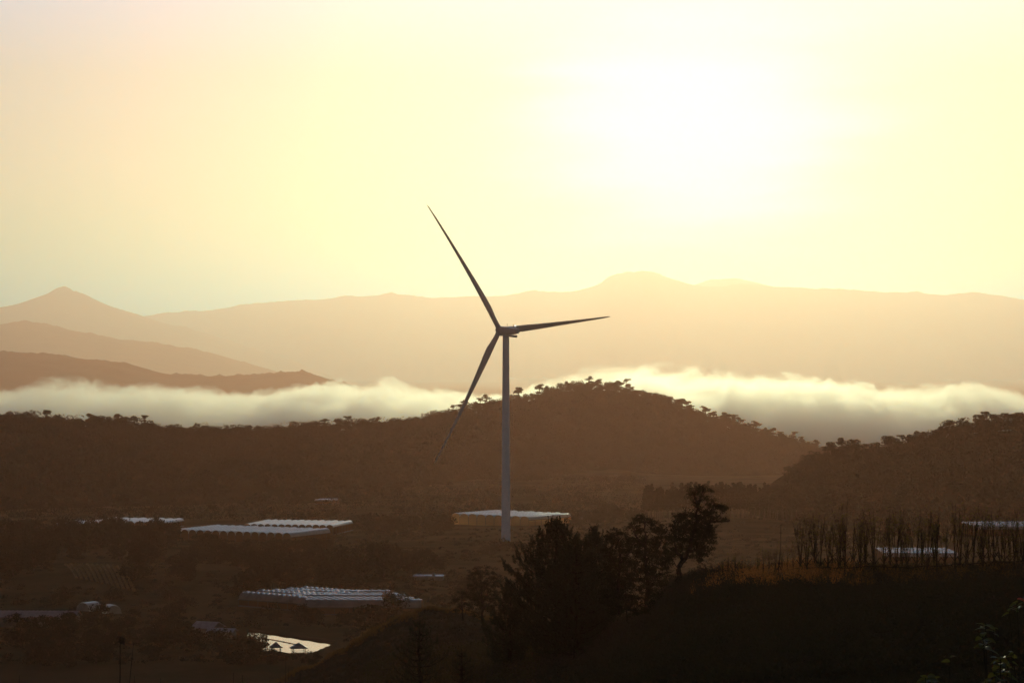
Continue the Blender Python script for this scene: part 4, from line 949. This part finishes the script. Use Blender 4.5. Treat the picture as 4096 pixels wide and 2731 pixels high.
# ---------------------------------------------------------------- pines built whorl by whorl, needles in upright tufts
def pine(name, label, X0, Y0, Yt, d, prof, seed, lm='pine', lean=0.0, tuft=.42, whorl=.55, per=22):
    """prof: (height fraction, half width in metres) of the crown"""
    rng = np.random.RandomState(seed); g = w2(X0, Y0, d); H = (Y0 - Yt) * S * d / F; g.z = g.z
    root = empty(name, tuple(g)); tag(root, label, 'tree'); tb = MB(); nb = MB()
    top = np.array([lean * H, 0, H]); tb.tube([(0, 0, -2)] + [top * t + rng.normal(size=3) * .05 * (t < .98) for t in np.linspace(.05, 1, 12)], np.linspace(.28, .03, 13), 8)
    prof = np.array(prof); tips = []
    h = prof[0, 0] * H
    while h < H * .985:
        w = np.interp(h / H, prof[:, 0], prof[:, 1]); nbr = rng.randint(4, 7); a0 = rng.rand() * 6.28
        for k in range(nbr):
            a = a0 + k * 6.28 / nbr + rng.normal() * .2; L = w * rng.uniform(.6, 1.12); dr = np.array([math.cos(a), math.sin(a), 0])
            p0 = top * (h / H); pts = []
            rise = rng.uniform(.15, .45)
            for t in np.linspace(0, 1, 7): pts.append(p0 + dr * L * t + np.array([0, 0, L * (rise * t * t + .12 * t - .08 * math.sin(t * 3.1))]) + rng.normal(size=3) * .03)
            pts = np.array(pts); tb.tube(pts, np.linspace(.055, .015, 7), 5, cap=False)
            ns = max(2, int(L * 2.3))
            for q in range(ns):                         # side twigs, each ending in an upright tuft
                t = .25 + .75 * (q + rng.rand() * .6) / ns; t = min(t, .98); c = pts[0] + (pts[-1] - pts[0]) * t; c = np.array([np.interp(t * 6, np.arange(7), pts[:, z]) for z in range(3)])
                sd_ = np.cross(dr, (0, 0, 1)) * rng.choice([-1, 1]); tl = rng.uniform(.2, .75) * (1.15 - t * .6) * min(1, L * .6)
                e_ = c + sd_ * tl + dr * tl * .5 + np.array([0, 0, tl * .5]); tb.tube([c, e_], [.015, .008], 3, cap=False); tips.append((e_, 1.0))
            tips.append((pts[-1], 1.3))
        h += whorl * rng.uniform(.7, 1.25)
    tips.append((top, 1.5))
    V = []
    for e_, s_ in tips:                                 # an upright shoot clothed in needles
        m = per; sl = tuft * 1.8 * s_ * rng.uniform(.6, 1.3); ax = np.array([rng.normal() * .18, rng.normal() * .18, 1.0]) + (e_ - top * (e_[2] / H)) * [.08, .08, 0] / max(1, w); t = rng.rand(m, 1)
        st = e_ + ax * sl * (t - .35); u = rng.normal(size=(m, 3)) + ax * .9; u /= np.linalg.norm(u, axis=1)[:, None]
        L = tuft * .62 * rng.uniform(.7, 1.15, (m, 1)) * (1.1 - .6 * t); sd_ = np.cross(u, rng.normal(size=(m, 3))); sd_ /= np.linalg.norm(sd_, axis=1)[:, None]
        ww = tuft * .11; V.append(np.stack([st - sd_ * ww, st + sd_ * ww, st + u * L], 1).reshape(-1, 3))
    V = np.vstack(V); nb.add(V, np.arange(len(V)).reshape(-1, 3))
    tb.build('trunk', M['bark_dark'], root); nb.build('crown', M[lm], root); return root
pine('pine_tree', 'largest dark pine with a broad ragged crown in the middle foreground', 1277, 1520, 1203, 238, [(.03, 3.0), (.12, 4.5), (.38, 5.6), (.47, 4.3), (.52, 5.2), (.6, 3.5), (.66, 4.1), (.74, 2.5), (.8, 2.9), (.87, 1.5), (.91, 1.7), (1, .2)], 21, per=46, tuft=.5, whorl=.42)
pine('pine_tree', 'second dark pine with a spiky leader just right of the largest one', 1366, 1500, 1220, 246, [(.03, 2.0), (.1, 2.8), (.4, 3.4), (.55, 2.5), (.62, 3.0), (.74, 1.7), (.8, 2.0), (.9, .9), (1, .15)], 22, per=42, tuft=.5, whorl=.45)
pine('pine_tree', 'lower dark pine filling the gap between the two tall pines', 1322, 1510, 1240, 232, [(.03, 2.4), (.1, 3.0), (.4, 3.6), (.7, 2.2), (.9, 1.0), (1, .2)], 23, per=42, tuft=.5, whorl=.45)
pine('pine_tree', 'low dark pine at the left skirt of the largest one', 1172, 1545, 1350, 244, [(.1, 2.0), (.35, 2.8), (.6, 2.4), (.8, 1.6), (.92, .9), (1, .3)], 24, per=38, tuft=.48, whorl=.45)
pine('young_pine', 'young pine with upturned shoots standing in front of the grassy spur', 964, 1640, 1424, 205, [(.05, 2.4), (.3, 2.7), (.5, 2.2), (.7, 1.5), (.85, .9), (1, .15)], 25, per=24, tuft=.34, whorl=.62)
pine('young_pine', 'small young pine low down to the right of the one before the spur', 1060, 1650, 1490, 215, [(.05, 2.0), (.3, 2.2), (.6, 1.4), (.85, .7), (1, .15)], 26, per=22, tuft=.32, whorl=.6)

# ---------------------------------------------------------------- pollarded saplings with their wooden struts along the knoll
M['twig'] = mat('twig_bark', (0.05, 0.035, 0.025), 0.9, 0.0, noise=0.3, nscale=8.0)
M['sapleaf'] = mat('sapling_leaf', (0.06, 0.05, 0.015), 0.7, 0.05, trans=0.35, tcol=(0.20, 0.14, 0.03))
def sapling(rng, X, d, h, kind, label, group):
    x = (X * S - 2048) * d / F; z = G(x, d); root = empty('pollarded_sapling' if kind else 'young_sapling', (x, d, z)); tag(root, label, 'sapling', group)
    tb = MB(); lb = MB(); ns = rng.randint(5, 11) if kind else rng.randint(3, 6); sp = .13 if kind else .1
    for k in range(ns):
        a = rng.rand() * 6.28; r = rng.rand() * sp; b0 = np.array([math.cos(a) * r * .6, math.sin(a) * r, 0]); hh = h * rng.uniform(.62, 1.0) * (1.12 if k == 0 and rng.rand() < .35 else 1)
        spread = rng.normal(size=2) * (.34 if kind else .15) * h / 4.4
        n = 9; pts = [b0 + np.array([spread[0] * t ** 1.5, spread[1] * t ** 1.5, hh * t]) + rng.normal(size=3) * [.022, .022, 0] for t in np.linspace(0, 1, n)]
        rr = rng.uniform(.02, .045) if kind else .019; tb.tube(pts, np.linspace(rr, rr * .35, n), 5); pts = np.array(pts)
        for q in range(rng.randint(8, 14) if kind else 7):      # side shoots near the pruned top
            t = rng.uniform(.5, 1.0); p0 = np.array([np.interp(t * (n - 1), np.arange(n), pts[:, c]) for c in range(3)]); v = rng.normal(size=3) * [.14, .14, 0] + [0, 0, rng.uniform(.15, .55)]; p1 = p0 + v * (1 if kind else .6)
            tb.tube([p0, (p0 + p1) / 2 + rng.normal(size=3) * .02, p1], [rr * .32, rr * .25, rr * .12], 3)
            if rng.rand() < .35:
                m = rng.randint(3, 9); lb.leaves(p1 + rng.normal(size=(m, 3)) * .07, rng.uniform(.06, .12, m), rng, .6)
        m = rng.randint(12, 42) if kind else rng.randint(4, 10); t = rng.uniform(.25, .95, m); c = np.stack([np.interp(t * (n - 1), np.arange(n), pts[:, q]) for q in range(3)], 1)
        lb.leaves(c + rng.normal(size=(m, 3)) * .06, rng.uniform(.06, .12, m), rng, .6)
    if kind and rng.rand() < .75:                              # one or two dense leafy tufts
        for _ in range(rng.randint(1, 3)):
            m = 70; c = np.array([rng.normal() * .14, rng.normal() * .1, h * rng.uniform(.3, .75)]); lb.leaves(c + rng.normal(size=(m, 3)) * [.12, .12, .15], rng.uniform(.06, .13, m), rng, .6)
    if kind:                                                   # brush of leaves and cut ends round the foot
        m = 130; lb.leaves(rng.normal(size=(m, 3)) * [.2, .2, .3] + [0, 0, .5], rng.uniform(.05, .12, m), rng, .5)
    tb.build('stem', M['twig'], root); lb.build('foliage', M['sapleaf'], root)
    if kind and rng.rand() < .9:
        for s_ in (-1, 1):                                     # crossed struts
            q = MB(); yy = s_ * .06; q.tube([(-s_ * rng.uniform(.45, .6), yy, -.1), (s_ * rng.uniform(.22, .42), yy, rng.uniform(1.0, 1.35))], .032, 6); q.build('strut', M['twig'], root)
    return root
def saplings():
    rng = np.random.RandomState(77)
    tall = [(1838, 1165), (1853, 1185), (1884, 1178), (1902, 1195), (1929, 1195), (1941, 1165), (1975, 1180), (2008, 1168), (2030, 1190), (2058, 1163), (2084, 1192), (2105, 1185), (2130, 1178), (2152, 1182), (2170, 1200), (2193, 1162), (2205, 1180), (2235, 1160), (2258, 1190), (2285, 1150), (2308, 1185), (2330, 1178), (2350, 1165), (2374, 1170),
            (1872, 1188), (1912, 1192), (1958, 1188), (2045, 1180), (2118, 1205), (2220, 1175), (2272, 1182), (2320, 1200), (2070, 1195), (1988, 1185), (2145, 1165), (2250, 1200), (2298, 1200), (2340, 1195)]
    ORDN = ['first', 'second', 'third', 'fourth', 'fifth', 'sixth', 'seventh', 'eighth', 'ninth', 'tenth', 'eleventh', 'twelfth', 'thirteenth', 'fourteenth', 'fifteenth', 'sixteenth', 'seventeenth', 'eighteenth', 'nineteenth', 'twentieth', 'twenty-first', 'twenty-second', 'twenty-third', 'twenty-fourth', 'twenty-fifth', 'twenty-sixth', 'twenty-seventh']
    tall = sorted(tall[:24]) + sorted(tall[24:])
    for i, (X, Yt) in enumerate(tall):
        d = 186 + (0 if i < 24 else 4) + rng.uniform(-1.2, 1.2); foot = G((X * S - 2048) * d / F, d); h = (w2(X, Yt, d).z - foot) * rng.uniform(.97, 1.14)
        sapling(rng, X, d, h, 1, (ORDN[i] + ' pollarded sapling from the left in the front row along the knoll') if i < 24 else (ORDN[i - 24] + ' pollarded sapling from the left in the row behind the front one'), 'front row of pollarded saplings' if i < 24 else 'second row of pollarded saplings')
    for i, X in enumerate([1660, 1672, 1688, 1702, 1722, 1741, 1752, 1766, 1780, 1796, 1808, 1822]):
        d = 184 + rng.uniform(-1.5, 1.5); foot = G((X * S - 2048) * d / F, d); h = np.interp(X, [1660, 1830], [1.5, 2.9]) * rng.uniform(.75, 1.25)
        sapling(rng, X, d, h, 0, ORDN[i] + ' thin young sapling from the left in the sunlit grass before the pollarded row', 'young saplings in the sunlit grass')
    d = 183.0; x = (1790 * S - 2048) * d / F; z = G(x, d); root = empty('bare_pole', (x, d, z)); tag(root, 'single bare pole held up by a tripod of stakes left of the pollarded row', 'pole')
    h = w2(1795, 1205, d).z - z; b = MB(); b.tube([(-.1, 0, -.1), (-.02, 0, h * .3), (.1, 0, h * .55), (.12, 0, h)], [.05, .045, .035, .025], 6); b.build('pole', M['twig'], root)
    for a in (0.3, 2.4, 4.4): q = MB(); q.tube([(math.cos(a) * .6, math.sin(a) * .6, -.1), (-.02 - math.cos(a) * .12, -math.sin(a) * .12, 1.25)], .035, 6); q.build('stake', M['twig'], root)
    # low rails tying the struts together
    for k, (Xa, Xb, Yo) in enumerate([(1785, 1905, 0.62), (1900, 2060, .55), (2050, 2215, .55), (2200, 2375, .5)]):
        b = MB(); pts = []
        for X in np.linspace(Xa, Xb, 9): d = 184.6 + k % 2 * .4; x = (X * S - 2048) * d / F; pts.append((x, d, G(x, d) + Yo + .05 * math.sin(X)))
        b.tube(pts, .035, 6)
        o = b.build('support_rail', M['twig']); tag(o, ['wooden rail tying the leftmost struts beside the bare pole', 'wooden rail along the struts left of the middle of the row', 'wooden rail along the struts right of the middle of the row', 'wooden rail along the struts at the right edge'][k], 'rail', 'rails along the saplings')
saplings()

# ---------------------------------------------------------------- grass and weeds
def tufts(name, label, n, X0, X1, d0, d1, hgt, w, per, seed, m, heads=False, cond=None):
    rng = np.random.RandomState(seed); X = rng.uniform(X0, X1, n); d = rng.uniform(d0, d1, n)
    if cond is not None: ok = cond(X, d, rng); X, d = X[ok], d[ok]
    x = (X * S - 2048) * d / F; z = ground_h(x, d); k = len(x)
    base_ = np.stack([x, d, z - .03], 1)[:, None] + rng.normal(size=(k, per, 3)) * [.12, .12, 0]; hh = hgt * rng.uniform(.4, 1.2, (k, per, 1))
    tip = base_ + rng.normal(size=(k, per, 3)) * [.28, .28, 0] * hh + hh * [0, 0, 1]; a = rng.rand(k, per, 1) * 6.28; sd_ = np.concatenate([np.cos(a), np.sin(a), a * 0], 2) * w
    v = np.stack([base_ - sd_, base_ + sd_, tip], 2).reshape(-1, 3); b = MB(); b.add(v, np.arange(len(v)).reshape(-1, 3))
    if heads:
        t = tip.reshape(-1, 3)[::2]; b.leaves(t, rng.uniform(.04, .13, len(t)), rng, .6)
    o = b.build(name, m); tag(o, label, 'grass', kind='stuff')
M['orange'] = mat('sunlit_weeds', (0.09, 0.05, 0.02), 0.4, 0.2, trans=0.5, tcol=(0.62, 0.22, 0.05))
M['weed'] = mat('weed_leaf', (0.075, 0.052, 0.042), 0.8, 0.0, trans=0.2, tcol=(0.06, 0.05, 0.01))
tufts('dry_grass', 'sunlit orange grass and seed heads on the knoll crest below the young saplings', 3000, 1590, 2000, 168, 192, .75, .022, 9, 1, M['orange'], True, cond=lambda X, d, r: r.rand(len(X)) < np.clip(1.3 - np.abs(X - 1790) / 150, 0, 1) * np.clip((d - 166) / 14, 0, 1) * np.clip(.5 + 1.4 * vnoise(X / 14, d / 2.5), .05, 1))
tufts('dry_grass', 'dim brown grass on the crest of the knoll under the pollarded saplings', 2600, 1620, 2400, 168, 192, .55, .022, 8, 2, M['grass'], True, cond=lambda X, d, r: (vnoise(X / 18, d / 3) > -.05) & (r.rand(len(X)) < np.clip((d - 164) / 18, .1, 1)))
tufts('spur_grass', 'pale fringe of grass along the crest of the grassy spur', 5200, 620, 1160, 352, 392, .8, .05, 8, 3, M['grass'], cond=lambda X, d, r: (np.abs(d - 381 - 5 * vnoise(X / 60, X * 0)) < 4 + 5 * r.rand(len(X)) ** 2) & (vnoise(X / 35, d / 8) > -.5))
tufts('spur_turf', 'dark turf on the near face of the grassy spur', 9000, 640, 1300, 240, 384, .35, .06, 6, 4, M['weed'])
def weeds(name, label, n, X0, X1, d0, d1, size, r, per, seed, m, zs=.8):
    rng = np.random.RandomState(seed); X = rng.uniform(X0, X1, n); d = rng.uniform(d0, d1, n); x = (X * S - 2048) * d / F; z = ground_h(x, d)
    ok = vnoise(x / (r * 4), d / (r * 4)) > -.75; x, d, z = x[ok], d[ok], z[ok]; k = len(x); rr = rng.uniform(.4, 1.3, k) * r
    u = rng.normal(size=(k, per, 3)); u /= np.linalg.norm(u, axis=2)[..., None]; u[..., 2] = np.abs(u[..., 2])
    c = np.stack([x, d, z - .05], 1)[:, None] + u * rr[:, None, None] * rng.uniform(.4, 1, (k, per, 1)) * np.array([1, 1, zs])
    b = MB(); b.leaves(c.reshape(-1, 3), rng.uniform(.6, 1.4, k * per) * size, rng, .5); o = b.build(name, m); tag(o, label, 'undergrowth', kind='stuff')
weeds('knoll_scrub', 'dark tangled weeds covering the knoll below the saplings', 8000, 1380, 2450, 80, 192, .16, .75, 30, 5, M['weed'])
weeds('knoll_scrub', 'dark scrub at the bottom of the picture under the big pines', 3000, 1050, 1700, 150, 260, .2, .9, 34, 6, M['weed'], 1.1)
weeds('knoll_scrub', 'dark weeds on the nearest slope along the bottom right edge', 7000, 1400, 2500, 34, 84, .07, .33, 26, 8, M['weed'])
weeds('slope_scrub', 'brownish leafy scrub around the young pines below the spur', 1500, 840, 1240, 190, 300, .2, .95, 44, 7, M['leaf'], 1.3)

# ---------------------------------------------------------------- nearest plants
M['redleaf'] = mat('red_leaf', (0.35, 0.05, 0.02), 0.5, 0.2, trans=0.4, tcol=(0.7, 0.10, 0.03))
M['nearleaf'] = mat('near_leaf', (0.04, 0.05, 0.02), 0.5, 0.2, trans=0.4, tcol=(0.20, 0.17, 0.035))
def big_leaf(b, c, dr, L, w, rng):
    dr = np.array(dr, float); dr /= np.linalg.norm(dr); sd_ = np.cross(dr, (0, 0, 1)); sd_ /= np.linalg.norm(sd_) + 1e-9; up_ = np.cross(sd_, dr); roll = rng.normal() * .5; sd_ = sd_ * math.cos(roll) + up_ * math.sin(roll)
    rows = []
    for t in np.linspace(0, 1, 7):
        wd = w * math.sin(math.pi * min(1, t * .92 + .05)) ** .8 * (1 - .25 * t); ctr = c + dr * L * t - np.array([0, 0, L * .35 * t * t]); rows += [ctr - sd_ * wd + up_ * wd * .3, ctr, ctr + sd_ * wd + up_ * wd * .3]
    f = []
    for k in range(6):
        for j in (0, 1): f.append((k * 3 + j, k * 3 + j + 1, k * 3 + 4 + j, k * 3 + 3 + j))
    b.add(rows, f)
def near_plant(name, label, X, Yt, d, heads, cat='plant', leafL=.13, red=False, stem=.009, m='nearleaf'):
    x = (X * S - 2048) * d / F; z = G(x, d); root = empty(name, (x, d, z)); tag(root, label, cat); rng = np.random.RandomState(int(X + Yt)); tb = MB(); lb = MB(); rb = MB(); g = Vector((x, d, z))
    for (hx, hy, nl, s_) in heads:
        e_ = P(hx, hy, d + rng.uniform(-.2, .2), g); t = np.linspace(0, 1, 8)[:, None]; pts = e_ * t * [0, 0, 1] + e_ * [1, 1, 0] * t ** 2 + rng.normal(size=(8, 3)) * .006; tb.tube(pts, np.linspace(stem * s_, stem * .45 * s_, 8), 6)
        for k in range(nl):
            a = k * 2.4 + rng.rand(); el = rng.uniform(-.1, .8); dr = (math.cos(a) * math.cos(el), math.sin(a) * math.cos(el), math.sin(el)); c = e_ - np.array([0, 0, rng.uniform(0, .12) * s_]); big_leaf(lb, c, dr, leafL * s_ * rng.uniform(.6, 1.2), leafL * .28 * s_, rng)
    tb.build('stem', M['twig'], root)
    if lb.v: lb.build('foliage', M[m], root)
    if red:
        e_ = P(heads[0][0] + 2, heads[0][1] - 6, d - .1, g)
        for k in range(3): big_leaf(rb, e_ + rng.normal(size=3) * .01, (1, -.3, -.1 + .2 * k), .1, .028, rng)
        rb.build('red_leaf', M['redleaf'], root)
    return root
near_plant('sapling_tip', 'thin sapling with one leafy tip and a bare side twig at the bottom left', 276, 1460, 30, [(276, 1462, 14, .8), (306, 1475, 0, .5)], 'sapling', leafL=.10, m='weed', stem=.016)
for i, (X, Y, lab) in enumerate([(44, 1548, 'bare thin twig at the bottom left corner'), (308, 1552, 'short bare twig right of the leafy sapling tip'), (368, 1556, 'tiny bare twig farther right of the leafy sapling tip'), (536, 1545, 'straight bare twig at the bottom below the pond'), (557, 1550, 'bare twig beside a pale leaf at the bottom below the pond'), (657, 1512, 'taller forked bare twig at the bottom left of the spur'), (690, 1540, 'straight dark twig right of the forked one at the bottom')]):
    hd = [(X, Y, 0, .55)] + ([(X + 7, Y + 14, 0, .35)] if i == 5 else []); 
    if i in (4, 5): hd.append((X + 2, 1566, 7, .55))
    near_plant('bare_twig', lab, X, Y, 26, hd, 'twig', leafL=.09)
near_plant('leafy_plant', 'leafy stem with one red leaf at the right edge', 2345, 1375, 24, [(2335, 1382, 6, .8), (2318, 1392, 5, .6)], red=True)
near_plant('leafy_plant', 'leafy shrub with lit leaves rising in three heads at the lower right', 2278, 1430, 22, [(2262, 1428, 7, .8), (2258, 1460, 11, 1.0), (2282, 1440, 3, .5)])
near_plant('leafy_plant', 'bushy plant with scattered lit leaves in the bottom right corner', 2300, 1510, 20, [(2298, 1508, 12, .9), (2312, 1528, 10, .8), (2325, 1500, 5, .6), (2285, 1540, 8, .8), (2262, 1562, 8, .8), (2290, 1565, 9, .8)])
near_plant('leafy_plant', 'low leafy head at the bottom edge left of the corner plant', 2130, 1545, 22, [(2128, 1552, 14, .9), (2138, 1558, 8, .8)])
near_plant('leafy_plant', 'single small curled leaf glowing on the dark slope at the lower right', 2182, 1505, 23, [(2182, 1508, 2, .6)])
